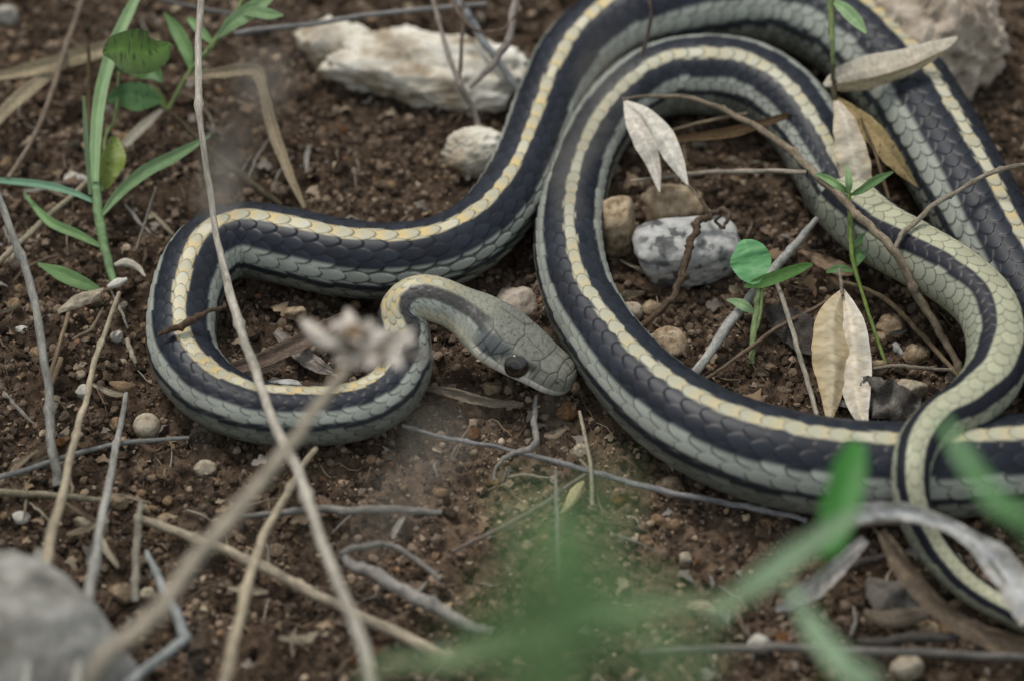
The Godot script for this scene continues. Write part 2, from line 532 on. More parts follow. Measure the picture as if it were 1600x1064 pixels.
func build_stones() -> void:
	stone("limestone_rock", "long creamy white limestone rock with ledges behind the snake, topmost left", 660, 112, 165, 62, 88, M.limestone, 3, {"cuts": 7, "rough": 0.13, "layers": 0.06, "box": 0.5, "turn": -9, "sit": 0.4, "category": "rock"})
	stone("limestone_rock", "low white end of limestone running to the left behind the grey stalks", 540, 82, 84, 46, 50, M.limestone, 8, {"cuts": 8, "rough": 0.16, "layers": 0.04, "turn": -14, "category": "rock"})
	stone("limestone_chunk", "cream limestone chunk touching the outer coil, below the long white rock", 742, 252, 62, 44, 40, M.limestone, 5, {"cuts": 10, "rough": 0.1, "category": "rock", "sit": 0.35})
	stone("beige_boulder", "large rough pinkish beige rock behind the coil at top right", 1462, 105, 148, 125, 130, M.beige_rock, 7, {"cuts": 12, "rough": 0.16, "turn": 20, "sit": 0.35, "category": "rock"})
	stone("grey_stone", "pale grey white stone with dark specks lying inside the inner coil", 1072, 405, 86, 46, 50, M.grey_rock, 26, {"cuts": 3, "rough": 0.04, "turn": 6, "sit": 0.5, "box": 0.8})
	stone("brown_block", "beige brown block of stone wedged between inner coil and grey stone", 966, 372, 32, 46, 36, M.tan_pebble, 22, {"cuts": 3, "rough": 0.05, "turn": 15, "box": 0.8})
	stone("beige_stone", "rounded beige stone behind the speckled grey stone, inside the coil", 1050, 328, 58, 34, 40, M.tan_pebble, 23, {"cuts": 9, "rough": 0.08})
	stone("near_boulder", "big grey rock close to the viewer in the lower left corner", 5, 1140, 232, 290, 200, M.near_rock, 9, {"cuts": 1, "rough": 0.05, "turn": 10, "sit": 0.3, "category": "rock"})
	stone("round_pebble", "smooth round cream pebble left of the snake's front loop", 228, 660, 22, 20, 22, M.cream_pebble, 31, {"cuts": 0, "rough": 0.03, "category": "pebble"})
	stone("rusty_clod", "orange brown clod under the snake's snout", 889, 640, 21, 17, 18, M.rust_pebble, 32, {"rough": 0.16, "category": "clod"})
	stone("cream_stone", "pale triangular stone beside the inner coil, left of the curled twig", 986, 486, 19, 19, 18, M.cream_pebble, 33, {"category": "pebble"})
	stone("brown_stone", "flat brown stone next to the pale triangular one, by the twig", 1020, 476, 19, 13, 17, M.tan_pebble, 34, {"category": "pebble"})
	stone("rough_stone", "pitted tan stone against the right coil, below the curled twig", 1040, 540, 36, 28, 32, M.tan_pebble, 35, {"rough": 0.13, "category": "pebble"})
	stone("tan_stone", "tan stone leaning behind the pod pair, upper one of the cluster", 1392, 512, 24, 22, 22, M.tan_pebble, 36, {"rough": 0.1, "category": "pebble"})
	stone("tan_stone", "pitted tan stone right of the pods, under the long twig", 1436, 552, 24, 24, 22, M.tan_pebble, 37, {"rough": 0.12, "category": "pebble"})
	stone("tan_stone", "small round tan stone in the cluster nearest the green stem", 1376, 528, 15, 13, 13, M.tan_pebble, 38, {"category": "pebble"})
	stone("tan_stone", "tan stone between the pods and the grey sliver", 1368, 572, 22, 17, 18, M.tan_pebble, 39, {"rough": 0.12, "category": "pebble"})
	stone("cream_stone", "mossy cream stone above the grey bark, right of the pods", 1425, 612, 26, 22, 22, M.cream_pebble, 40, {"rough": 0.1, "category": "pebble"})
	stone("pinkish_stone", "pinkish stone against the inside of the tail curve", 1522, 580, 14, 26, 16, M.tan_pebble, 41, {"rough": 0.1, "category": "pebble"})
	stone("grey_sliver", "narrow grey splinter of stone among the tan cluster", 1405, 540, 8, 8, 24, M.grey_rock, 42, {"turn": 25, "category": "pebble"})
	stone("brown_stone", "angular brown stone inside the front loop, behind the straw", 462, 500, 19, 15, 15, M.tan_pebble, 43, {"category": "pebble"})
	stone("grey_flake", "pale grey flake of stone inside the front loop by the yellow stripe", 437, 604, 36, 16, 20, M.grey_rock, 44, {"rough": 0.05, "category": "pebble"})
	stone("orange_stone", "orange beige stone at the foot of the lower right coil", 1048, 756, 24, 18, 20, M.tan_pebble, 45, {"rough": 0.12, "category": "pebble"})
	stone("cream_pebble", "oblong cream pebble on the bare soil below the lower coil", 1102, 938, 30, 13, 16, M.cream_pebble, 46, {"turn": -12, "category": "pebble"})
	stone("white_pebble", "bright whitish pebble near the bottom edge, right of the green blades", 1186, 1010, 19, 22, 16, M.white_pebble, 47, {"category": "pebble"})
	stone("cream_stone", "cream stone at the bottom edge below the curled leaf", 1418, 1040, 28, 26, 22, M.cream_pebble, 48, {"category": "pebble"})
	stone("tan_stone", "flat tan stone under the hanging tail", 1450, 975, 28, 13, 18, M.tan_pebble, 49, {"category": "pebble"})
	stone("pale_chip", "pale pointed stone chip on soil below the lower coil", 1072, 865, 14, 15, 10, M.cream_pebble, 50, {"category": "pebble"})
	stone("brown_stone", "round brown stone under the snake's chin", 768, 602, 18, 12, 16, M.tan_pebble, 51, {"category": "pebble"})
	stone("brown_rock", "orange brown rock in the gap between neck and right coil", 800, 470, 40, 26, 36, M.beige_rock, 52, {"rough": 0.12})
	stone("white_chip", "half round white chip left of the front loop", 182, 523, 11, 11, 9, M.white_pebble, 53, {"cuts": 3, "category": "pebble"})
	stone("white_pebble", "white pebble at the foot of the leaning straw on the left", 130, 602, 15, 12, 14, M.white_pebble, 54, {"category": "pebble"})
	stone("cream_pebble", "small cream pebble just above the white one on the left", 124, 580, 9, 8, 9, M.cream_pebble, 55, {"category": "pebble"})
	stone("white_pebble", "white pebble between the stalks above the near grey rock", 31, 806, 15, 11, 12, M.white_pebble, 56, {"category": "pebble"})
	stone("cream_pebble", "oblong cream pebble beside the bluish stalk, lower left", 132, 806, 24, 11, 12, M.cream_pebble, 57, {"turn": -16, "category": "pebble"})
	stone("cream_pebble", "cream pebble just below the front coil", 318, 730, 20, 13, 15, M.cream_pebble, 58, {"category": "pebble"})
	stone("tan_pebble", "tan pebble right of the short upright stalk, lower left", 256, 800, 16, 13, 14, M.tan_pebble, 59, {"category": "pebble"})
	stone("tan_pebble", "tan pebble behind the bluish stalk, lower left", 182, 776, 19, 14, 14, M.tan_pebble, 60, {"category": "pebble"})
	stone("tan_pebble", "brown tan pebble at the edge of the near grey rock", 190, 925, 22, 17, 18, M.tan_pebble, 61, {"category": "pebble"})
	stone("tan_pebble", "pale pebble right of the short stalk beside the near grey rock", 232, 934, 16, 14, 14, M.cream_pebble, 62, {"category": "pebble"})
	stone("white_rock", "small white stone in the top left corner", 12, 30, 16, 22, 14, M.white_pebble, 63, {"lean": 15})
	stone("grey_lump", "pale grey lump beside the grass stem on the left", 116, 278, 24, 15, 16, M.white_pebble, 64, {"rough": 0.14})
	stone("pale_pebble", "pale pebble left of the grass, by the leaning grey stalk", 32, 512, 12, 8, 9, M.white_pebble, 65, {"category": "pebble"})
	# small pebbles that nothing tells apart, by region
	rng.seed = 77
	var shapes: Array[ArrayMesh] = []
	for i in 8:
		shapes.append(stone_mesh(Vector3.ONE, 200 + i, 8, 0.12, 16, 11))
	var mats: Array[Material] = [M.tan_pebble, M.tan_pebble, M.tan_pebble, M.rust_pebble, M.dark_pebble, M.beige_rock, M.beige_rock, M.tan_pebble]
	var unit_mats: Array[Material] = []
	for m in mats:
		var d: StandardMaterial3D = m.duplicate()
		d.uv1_scale = Vector3.ONE * 0.3
		d.albedo_color = Color(0.82, 0.78, 0.74)
		unit_mats.append(d)
	var regions := [
		[0, 430, 240, 850, 46, "small pebble in the soil left of the front loop"],
		[380, 190, 760, 330, 34, "small pebble on the soil bank above the back of the loop"],
		[365, 460, 560, 590, 14, "small pebble on the soil inside the front loop"],
		[560, 640, 1100, 840, 40, "small pebble on the bare soil below the snake's head"],
		[960, 450, 1300, 640, 40, "small pebble on the soil inside the right coil"],
		[1300, 440, 1500, 640, 24, "small pebble beside the tan stones inside the right coil"],
		[240, 720, 700, 1040, 44, "small pebble among the dry stalks at the bottom left"],
		[900, 800, 1600, 1050, 56, "small pebble on the soil at the bottom right"],
		[0, 0, 300, 400, 34, "small pebble among the grass at the top left"],
		[1000, 200, 1240, 330, 14, "small pebble in the shade under the inner coil"],
	]
	for rg in regions:
		for i in rg[4]:
			var p := at(rng.randf_range(rg[0], rg[2]), rng.randf_range(rg[1], rg[3]), 0.0)
			var s := PX * (3.0 + 9.0 * pow(rng.randf(), 2.5))
			var which := rng.randi() % 8
			var o := obj("pebble", shapes[rng.randi() % 8], unit_mats[which])
			o.scale = Vector3(s * rng.randf_range(0.9, 1.5), s * rng.randf_range(0.6, 0.95), s * rng.randf_range(0.8, 1.3))
			o.rotation = Vector3(rng.randf_range(-0.3, 0.3), rng.randf() * TAU, rng.randf_range(-0.3, 0.3))
			o.position = Vector3(p.x, gh(p.x, p.z) + s * 0.3, p.z)
			var hue: String = ["tan", "tan", "tan", "rust brown", "dark", "beige", "beige", "tan"][which]
			tag(o, rg[5].replace("small pebble", "small %s pebble" % hue), "pebble", rg[5].replace("small pebble", "small %s pebbles" % hue))

# ---------------------------------------------------------------- the snake
# px, py, height of the middle in mm, half thickness in px, roll in degrees; from the snout to the tail
const PATH := [
	[894, 604, 6.8, 30, 27], [842, 570, 10, 30, 28], [787, 532, 14.2, 33, 28], [738, 496, 18.5, 35, 27], [696, 474, 21.5, 36, 26], [657, 466, 22, 36, 26], [631, 486, 19.5, 37, 26], [632, 530, 14.5, 40, 26],
	[630, 578, 10.5, 44, 24], [600, 622, 8.6, 46, 22], [545, 645, 8.2, 47, 20], [465, 650, 8.4, 48, 18], [385, 640, 8.6, 49, 14], [318, 603, 9.0, 52, 8], [284, 545, 9.2, 53, 2], [288, 470, 9.4, 54, 0],
	[316, 405, 9.8, 56, 0], [372, 376, 10.2, 58, 0], [445, 385, 10.4, 60, 0], [530, 403, 10.4, 60, 0], [620, 408, 10.4, 59, 0], [700, 392, 10.2, 57, 0], [762, 350, 9.8, 54, 0], [806, 290, 9.4, 52, 0], [835, 220, 9.0, 50, 0],
	[863, 148, 9.4, 52, 0], [905, 82, 10.0, 58, 0], [975, 36, 11.0, 66, -4], [1060, 14, 11.6, 70, -6], [1150, 2, 12.0, 72, -8], [1240, 10, 12.2, 73, -11], [1325, 52, 12.4, 74, -14], [1400, 124, 12.4, 75, -16], [1458, 214, 12.4, 75, -17],
	[1512, 305, 12.2, 74, -16], [1567, 400, 12.0, 72, -12], [1625, 490, 12.0, 72, -6], [1685, 575, 12.2, 73, 0], [1722, 655, 12.2, 73, 0], [1690, 714, 12.6, 75, -4], [1600, 724, 12.8, 76, 0], [1500, 732, 13.0, 77, 2],
	[1400, 737, 13.0, 77, 3], [1300, 731, 13.0, 77, 3], [1200, 711, 13.0, 77, 2], [1120, 683, 12.6, 74, 2], [1058, 648, 12.0, 71, 2], [1000, 600, 11.2, 65, 2], [948, 537, 10.4, 59, 2], [908, 468, 9.8, 56, -2], [890, 398, 9.4, 54, 0],
	[892, 332, 8.8, 51, 0], [908, 268, 8.4, 48, 0], [936, 206, 8.4, 48, 4], [980, 154, 9.2, 52, 10], [1036, 124, 10.0, 58, 10], [1100, 117, 10.6, 62, 12], [1168, 126, 10.6, 62, 12], [1226, 160, 10.4, 60, 10], [1266, 208, 10.2, 57, 8], [1293, 262, 10.0, 54, 0],
	[1322, 316, 11.0, 52, -4], [1370, 362, 14.0, 51, -8], [1432, 398, 18.0, 51, -12], [1496, 436, 21.5, 50, -18], [1543, 482, 23.0, 50, -24], [1560, 535, 23.5, 49, -22], [1552, 588, 24.5, 46, -12], [1516, 630, 25.5, 42, -2], [1470, 656, 26.0, 36, 0], [1437, 692, 26.3, 33, -6],
	[1424, 742, 25.0, 30, -8], [1430, 800, 19.0, 28, -6], [1458, 858, 11.0, 25, 0], [1518, 920, 5.6, 23, 6], [1600, 966, 4.6, 21, 8], [1680, 1000, 3.8, 17, 8], [1750, 1022, 2.8, 12, 0], [1800, 1036, 1.5, 4, 0]]
# half width, half height above and below the middle, by px from the snout
const HEAD := [[0, 2.0, 2.0, 2.0], [0.9, 11.0, 8.0, 7.0], [2.2, 18.2, 12.6, 10.1], [4.5, 25.1, 16.9, 13.3], [9, 31.9, 21.4, 17.2], [18, 39.8, 27.3, 21.3], [34, 48.3, 32.8, 24.7], [55, 51.7, 35.6, 26.4], [75, 58.6, 39.1, 28.7], [95, 64.4, 41.4, 31.0], [120, 69.0, 43.1, 33.3], [145, 67.8, 43.7, 35.6], [170, 57.7, 40.5, 35.5], [195, 46.6, 37.6, 34.5], [225, 37.0, 34.5, 33.5]]
const TAIL_FROM := 61.0        # path point where the tail's larger scales begin
# seams between the head plates: px from the snout and degrees from the crown, for one side
const SEAMS := [
	[10, 0, 12, 30], [12, 30, 8, 60], [8, 60, 5, 103], [12, 0, 30, 0], [30, 0, 27, 40], [27, 40, 22, 60], [22, 60, 10, 58], [30, 0, 53, 0], [53, 0, 55, 26], [55, 26, 60, 48], [60, 48, 52, 66], [52, 66, 36, 64], [36, 64, 27, 42],
	[55, 26, 80, 24], [80, 24, 104, 18], [104, 18, 113, 0], [60, 48, 72, 58], [104, 18, 108, 40], [108, 40, 106, 60], [113, 0, 168, 0], [168, 0, 166, 22], [166, 22, 150, 48], [150, 48, 128, 58], [128, 58, 108, 50],
	[22, 60, 24, 96], [36, 64, 36, 96], [52, 66, 54, 94], [62, 92, 60, 66], [110, 62, 116, 78], [116, 78, 110, 94], [128, 58, 130, 92], [130, 92, 116, 78], [150, 48, 152, 82], [152, 82, 130, 92], [152, 82, 158, 106], [140, 86, 142, 108], [166, 60, 168, 94],
	[6, 100, 24, 96], [24, 96, 40, 96], [40, 96, 62, 96], [104, 98, 130, 92], [24, 96, 22, 120], [40, 96, 40, 120], [57, 96, 56, 120], [74, 98, 74, 121], [92, 100, 93, 121], [112, 95, 113, 122], [132, 94, 134, 123], [156, 106, 140, 108]]
const LIP := 121.0
var sk := {}

func head_at(x: float) -> Vector3:
	for i in HEAD.size() - 1:
		if x <= HEAD[i + 1][0]:
			var f: float = (x - HEAD[i][0]) / float(HEAD[i + 1][0] - HEAD[i][0])
			return Vector3(lerpf(HEAD[i][1], HEAD[i + 1][1], f), lerpf(HEAD[i][2], HEAD[i + 1][2], f), lerpf(HEAD[i][3], HEAD[i + 1][3], f))
	return Vector3(36, 34, 33.5)

func follow(x: float, pts: Array) -> float:
	if x <= pts[0][0]:
		return pts[0][1]
	for i in pts.size() - 1:
		if x <= pts[i + 1][0]:
			return lerpf(pts[i][1], pts[i + 1][1], smoothstep(pts[i][0], pts[i + 1][0], x))
	return pts[-1][1]

func snake_frames() -> void:
	# world path, finely sampled, then even steps
	var k := PATH.size()
	var W: Array[Vector3] = []
	var R := PackedFloat32Array()
	var Q := PackedFloat32Array()
	for p in PATH:
		var v := at(p[0], p[1], p[2])
		W.append(v)
		R.append(p[3] * pxm(v))
		Q.append(deg_to_rad(p[4]))
	var fine := PackedVector3Array()
	var fr := PackedFloat32Array()
	var fq := PackedFloat32Array()
	var fi := PackedFloat32Array()
	var per := 60
	for s in k - 1:
		for e in per:
			var t := float(e) / per
			var a := W[maxi(s - 1, 0)]
			var b := W[s]
			var c := W[s + 1]
			var d := W[mini(s + 2, k - 1)]
			fine.append(Vector3(crom(a.x, b.x, c.x, d.x, t), crom(a.y, b.y, c.y, d.y, t), crom(a.z, b.z, c.z, d.z, t)))
			fr.append(lerpf(R[s], R[s + 1], t))
			fq.append(lerpf(Q[s], Q[s + 1], smoothstep(0, 1, t)))
			fi.append(s + t)
	# smooth the path a little
	for pass_ in 30:
		var prev := fine[0]
		for i in range(1, fine.size() - 1):
			var cur := fine[i]
			fine[i] = prev * 0.25 + cur * 0.5 + fine[i + 1] * 0.25
			prev = cur
	var C := PackedVector3Array()
	var S := PackedFloat32Array()
	var RR := PackedFloat32Array()
	var QQ := PackedFloat32Array()
	var II := PackedFloat32Array()
	var run := 0.0
	var want := 0.0
	for i in fine.size() - 1:
		var l := fine[i].distance_to(fine[i + 1])
		while want <= run + l:
			var f := (want - run) / maxf(l, 1e-9)
			C.append(fine[i].lerp(fine[i + 1], f))
			S.append(want)
			RR.append(lerpf(fr[i], fr[i + 1], f))
			QQ.append(lerpf(fq[i], fq[i + 1], f))
			II.append(lerpf(fi[i], fi[i + 1], f))
			want += PX * (0.9 if want < 230.0 * PX else 1.6)
		run += l
	var T := PackedVector3Array()
	var U := PackedVector3Array()
	var D := PackedVector3Array()
	var n := C.size()
	for i in n:
		var w := 4
		var t := (C[mini(i + w, n - 1)] - C[maxi(i - w, 0)]).normalized()
		var s := t.cross(Vector3.UP).normalized()
		var u := s.cross(t)
		T.append(t)
		U.append(u * cos(QQ[i]) + s * sin(QQ[i]))
		D.append(s * cos(QQ[i]) - u * sin(QQ[i]))
	sk = {"C": C, "S": S, "R": RR, "I": II, "T": T, "U": U, "D": D, "n": n}

func sup(x: float, e: float) -> float:
	return signf(x) * pow(absf(x), e)

func head_point(x_px: float, deg: float, out_px := 0.0) -> Vector3:
	var i: int = clampi(int(x_px / 0.9), 0, sk.n - 1)
	var h := head_at(x_px)
	var a := deg_to_rad(deg)
	var e := 2.0 / 2.5
	var y := sup(cos(a), e)
	var up: Vector3 = sk.U[i]
	var sd: Vector3 = sk.D[i]
	return sk.C[i] + (up * (y * (h.y if y > 0.0 else h.z)) + sd * (sup(sin(a), e) * h.x) + (up * cos(a) + sd * sin(a)) * out_px) * PX

func seg_dist(x: float, y: float, s: Array, ky: float) -> float:
	var ax: float = s[0]
	var ay: float = s[1] * ky
	var bx: float = s[2] - ax
	var by: float = s[3] * ky - ay
	var px := x - ax
	var py := y - ay
	var t := clampf((px * bx + py * by) / (bx * bx + by * by + 1e-6), 0, 1)
	px -= bx * t
	py -= by * t
	return sqrt(px * px + py * py)

func snake_color(i_path: float, au: float, row: int, key: int, dv: float, du: float, rows_kind: int) -> Color:
	var rnd := hsh(row * 3.7, key * 1.3)
	var cream := Color(0.6, 0.54, 0.36)
	var yellow := Color(0.66, 0.46, 0.16)
	var dark := Color(0.0085, 0.011, 0.0175)
	var grey := Color(0.315, 0.332, 0.295)
	var low := Color(0.165, 0.172, 0.143)
	var belly := Color(0.22, 0.235, 0.195)
	if rows_kind == 1:                                     # the tail: broad cream back, narrow black bands
		var e := 0.08 * (rnd - 0.5)
		var stripe := 1.0 - smoothstep(0.88, 1.08, au + e)
		var band := smoothstep(0.88, 1.08, au + e) * (1.0 - smoothstep(2.0, 2.3, au + e * 2.0))
		var c := Color(0.3, 0.31, 0.235).lerp(Color(0.39, 0.385, 0.27), stripe)
		c = tint(c, 0.88 + 0.24 * rnd)
		c = c.lerp(Color(0.33, 0.3, 0.2), smoothstep(3.6, 5.5, au))
		return c.lerp(dark, band)
	# neck 0 .. body 1
	var body := smoothstep(5.2, 8.5, i_path)
	var w := follow(i_path, [[5.2, 1.95], [8.5, 0.88], [14.0, 0.64], [19.0, 0.58], [24.0, 0.48], [36.0, 0.47], [44.0, 0.48], [50.0, 0.5], [58.0, 0.48]])
	var soft := lerpf(0.35, 0.11, body)
	var jig := 0.26 * (rnd - 0.5)
	var st := 1.0 - smoothstep(w - soft, w + soft, au + jig)
	var fade := smoothstep(10.0, 60.0, i_path) * 0.45
	var yl := clampf(0.62 - dv * 1.4 + (rnd - 0.5) * 1.1, 0, 1) * 0.95 * (1.0 - fade)
	var c_st := Color(0.43, 0.4, 0.29).lerp(yellow, yl * 0.85)
	if rnd > 0.7:
		c_st = c_st.lerp(Color(0.55, 0.55, 0.46), 0.6)
	c_st = c_st.lerp(Color(0.4, 0.4, 0.31), fade)
	if i_path < 5.2:                                       # greyer towards the nape
		c_st = c_st.lerp(Color(0.28, 0.28, 0.22), smoothstep(5.2, 3.2, i_path))
	var dk := dark.lerp(Color(0.026, 0.031, 0.044), clampf(rnd * 0.5 + dv * 0.35, 0, 1))
	if i_path < 7.0:
		dk = dk.lerp(Color(0.075, 0.07, 0.066), 0.8 * (1.0 - body))
	var lat0 := follow(i_path, [[5.2, 4.0], [8.5, 2.95], [14.0, 2.85], [20.0, 3.2], [26.0, 3.0], [44.0, 2.9], [48.0, 2.85], [51.0, 2.55], [55.0, 2.1], [61.0, 2.0]])
	var l0 := lat0 + follow(i_path, [[44.0, 1.75], [49.0, 1.7], [55.0, 1.3]])
	var lat := smoothstep(lat0 - 0.2, lat0 + 0.25, au + jig)
	var c_lat := tint(grey, 0.85 + 0.3 * rnd)
	c_lat = c_lat.lerp(Color(0.4, 0.41, 0.345), clampf(dv, 0, 1) * 0.5)
	var line := smoothstep(l0 - 0.4, l0 - 0.12, au + jig) * (1.0 - smoothstep(l0 + 0.2, l0 + 0.5, au + jig)) * body
	var c_low := tint(low, 0.75 + 0.5 * rnd)
	c_lat = c_lat.lerp(c_low, smoothstep(l0, l0 + 0.3, au) * body)
	if body < 1.0:
		c_lat = c_lat.lerp(Color(0.52, 0.48, 0.36), (1.0 - body) * smoothstep(4.7, 6.2, au))
	c_lat = c_lat.lerp(belly, smoothstep(7.6, 8.8, au))
	var c := dk.lerp(c_lat, lat)
	c = c.lerp(dark, line * 0.95)
	return c.lerp(c_st, st)

func build_snake() -> void:
	snake_frames()
	var n: int = sk.n
	var cols := 236
	var P := PackedVector3Array()
	P.resize(n * cols)
	var K := PackedColorArray()
	K.resize(n * cols)
	var phase := 0.0
	var prev_s := 0.0
	var tail_phase0 := -1.0
	for i in n:
		var s: float = sk.S[i]
		var x := s / PX
		var ip: float = sk.I[i]
		var lam := follow(ip, [[2.0, 12.5], [5.5, 15.0], [8.0, 22.0], [14.0, 25.0], [19.0, 35.0], [24.0, 31.0], [30.0, 29.0], [44.0, 34.0], [52.0, 26.0], [60.0, 25.0], [61.0, 26.0], [70.0, 21.0], [78.0, 13.0]]) * PX
		phase += (s - prev_s) / lam
		prev_s = s
		var headw := 1.0 - smoothstep(150.0, 178.0, x)
		var onhead := x < 180.0
		var h := head_at(x)
		var hb := smoothstep(185.0, 235.0, x)
		var Rw: float = sk.R[i]
		var ra := lerpf(h.x * PX, Rw * 1.02, hb)
		var rt := lerpf(h.y * PX, Rw * 0.99, hb)
		var rb := lerpf(h.z * PX, Rw * 0.93, hb)
		if x < 40.0:                                       # keep the snout round
			pass
		var ex := 2.0 / lerpf(2.5, 2.08, hb)
		var tail := ip > TAIL_FROM
		var roww := 27.3 if tail else 300.0 / 17.0
		var amp: float = follow(ip, [[2.0, 1.0], [5.0, 2.0], [9.0, 2.1], [19.0, 2.9], [44.0, 2.4], [60.0, 1.6], [78.0, 0.6]]) * PX
		var gap := follow(ip, [[8.0, 0.0], [18.0, 0.1], [20.5, 1.0], [22.5, 0.9], [24.5, 0.2], [40.0, 0.15], [46.0, 0.35], [49.0, 0.3], [52.0, 0.05]])
		var C: Vector3 = sk.C[i]
		var U: Vector3 = sk.U[i]
		var D: Vector3 = sk.D[i]
		for j in cols:
			var deg := 360.0 * j / cols
			if deg > 180.0:
				deg -= 360.0
			var a := deg_to_rad(deg)
			var ca := cos(a)
			var sa := sin(a)
			var y := sup(ca, ex)
			var p := C + U * (y * (rt if y > 0.0 else rb)) + D * (sup(sa, ex) * ra)
			var nrm := U * ca + D * sa
			var ad := absf(deg)
			var disp := 0.0
			var col := Color(0.2, 0.2, 0.18)
			if headw < 1.0:
				var u := deg / roww
				var au := absf(u)
				var v := phase
				if ad <= 150.0 + roww * 0.5:
					var best := -1.0
					var bdv := 0.0
					var bdu := 0.0
					var brow := 0
					var bkey := 0
					var bq := 0.0
					var wide := 0.74 - 0.21 * gap * smoothstep(2.3, 3.3, au)
					var long := 0.8 - 0.22 * gap * smoothstep(2.3, 3.3, au)
					var r0 := roundi(u)
					for r in range(r0 - 1, r0 + 2):
						var du := u - r
						var adu := absf(du) / wide
						if adu >= 1.0:
							continue
						var off := 0.5 * absi(r % 2)
						var k0 := floori(v - off)
						var pu := pow(adu, 1.7)
						for kk in range(k0, k0 + 2):
							var dv := v - off - kk
							var q := pu + pow(absf(dv) / long, 1.75)
							if q >= 1.0:
								continue
							var e := 1.0 - smoothstep(0.68, 1.0, q)
							var hh := e * (0.6 + 0.4 * dv / long - 0.14 * adu * adu)
							if hh > best:
								best = hh
								bdv = dv / long
								bdu = du
								brow = r
								bkey = kk
								bq = q
					if best < 0.0:
						best = 0.0
						brow = r0
						bkey = int(v)
					disp = amp * (best - 0.4) * (1.0 if au < 3.2 or tail else 1.25)
					col = snake_color(ip, au, brow, bkey, bdv, bdu, 1 if tail else 0)
					var skin := maxf(1.0 - smoothstep(0.05, 0.25, best), smoothstep(0.58, 0.8, bq) * smoothstep(-0.3, 0.1, bdv))
					col = col.lerp(Color(0.012, 0.013, 0.014), skin * (0.76 if ip > 7.0 and au > 1.2 else 0.62))
					var fine := n3.get_noise_3d(p.x * 26000.0, p.y * 26000.0, p.z * 26000.0)
					col = tint(col, 1.0 + 0.14 * fine)
				else:
					var f := fposmod(v, 1.0)
					disp = amp * 0.7 * (f - 0.5) * smoothstep(0.0, 0.12, f)
					col = Color(0.36, 0.37, 0.29) if ip < 60.0 else Color(0.4, 0.37, 0.27)
			if headw > 0.0:
				# plates of the head
				var ky: float = h.x / 57.3
				var dist := 9.0
				if ad < 126.0 and x < 175.0:
					for sgm in SEAMS:
						if absf(x - sgm[0]) < 62.0:
							dist = minf(dist, seg_dist(x, ad * ky, sgm, ky))
				var groove := 1.0 - smoothstep(0.3, 1.9, dist)
				var lipd := absf(ad - LIP) * ky
				var lip := (1.0 - smoothstep(0.4, 2.2, lipd)) * smoothstep(3.0, 9.0, x)
				var hd := -1.2 * groove - 1.6 * lip
				hd += 3.0 * exp(-pow((x - 84.0) / 24.0, 2.0) - pow((ad - 63.0) / 8.0, 2.0))      # brow ridge
				hd -= 3.6 * exp(-pow((x - 90.0) / 20.0, 2.0) - pow((ad - 86.0) / 13.0, 2.0))     # eye socket
				hd -= 2.6 * exp(-pow((x - 19.0) / 2.8, 2.0) - pow((ad - 74.0) / 6.5, 2.0))       # nostril
				hd -= 1.5 * exp(-pow((x - 46.0) / 13.0, 2.0) - pow((ad - 74.0) / 10.0, 2.0))     # hollow in front of the eye
				hd += 0.25 * n3.get_noise_2d(x * 6.0, deg * 3.0)
				var top := Color(0.2, 0.2, 0.168)
				top = top.lerp(Color(0.235, 0.225, 0.185), smoothstep(60.0, 15.0, x) * 0.6)
				var mot := n3.get_noise_2d(x * 1.7 + 40.0, deg * 1.2)
				top = tint(top, 1.0 + 0.3 * mot)
				var blot := smoothstep(0.2, 0.42, n3.get_noise_2d(x * 3.2, deg * 2.2 + 900.0)) * smoothstep(48.0, 20.0, absf(ad - 22.0)) * smoothstep(45.0, 70.0, x)
				top = top.lerp(Color(0.05, 0.055, 0.055), blot * 0.65)
				var side := smoothstep(52.0, 64.0, ad) * smoothstep(100.0, 112.0, x) * (1.0 - smoothstep(90.0, 98.0, ad))
				top = top.lerp(Color(0.09, 0.1, 0.105), side * 0.9)
				var lab := smoothstep(92.0, 99.0, ad)
				var cl := Color(0.74, 0.71, 0.61)
				cl = cl.lerp(Color(0.3, 0.3, 0.25), smoothstep(40.0, 5.0, x) * 0.8)
				var hc := top.lerp(cl, lab)
				var pale := exp(-pow((x - 64.0) / 5.0, 2.0) - pow((ad - 90.0) / 7.0, 2.0)) + exp(-pow((x - 112.0) / 6.0, 2.0) - pow((ad - 92.0) / 7.0, 2.0))
				hc = hc.lerp(Color(0.62, 0.6, 0.48), clampf(pale, 0, 1))
				hc = hc.lerp(Color(0.04, 0.037, 0.03), exp(-pow((x - 19.0) / 2.6, 2.0) - pow((ad - 74.0) / 6.0, 2.0)))
				hc = hc.lerp(Color(0.06, 0.06, 0.055), exp(-pow((x - 66.0) / 7.0, 2.0) - pow((ad - 74.0) / 7.0, 2.0)) * 0.8)
				if ad > LIP + 3.0:
					hc = Color(0.55, 0.54, 0.47)
				hc = hc.lerp(Color(0.035, 0.035, 0.03), clampf(groove * lerpf(0.6, 0.25, lab) + lip * 0.85, 0, 1))
				var er := sqrt(pow(x - 90.0, 2.0) + pow((ad - 86.0) * ky, 2.0))
				hc = hc.lerp(Color(0.42, 0.4, 0.31), 0.7 * exp(-pow((er - 20.5) / 1.6, 2.0)))
				hc = tint(hc, 1.0 + 0.06 * n3.get_noise_2d(x * 14.0, deg * 9.0))
				disp = lerpf(disp, hd * PX * smoothstep(0.0, 8.0, x), headw)
				col = col.lerp(hc, headw)
			P[i * cols + j] = p + nrm * disp
			K[i * cols + j] = col
	var root := thing("snake", "slate black snake with cream yellow back stripe and grey green flanks, coiled on the soil", "snake", at(560, 560, 0))
	obj("body", grid_mesh(P, K, n, cols, true, true, true), M.skin, root)
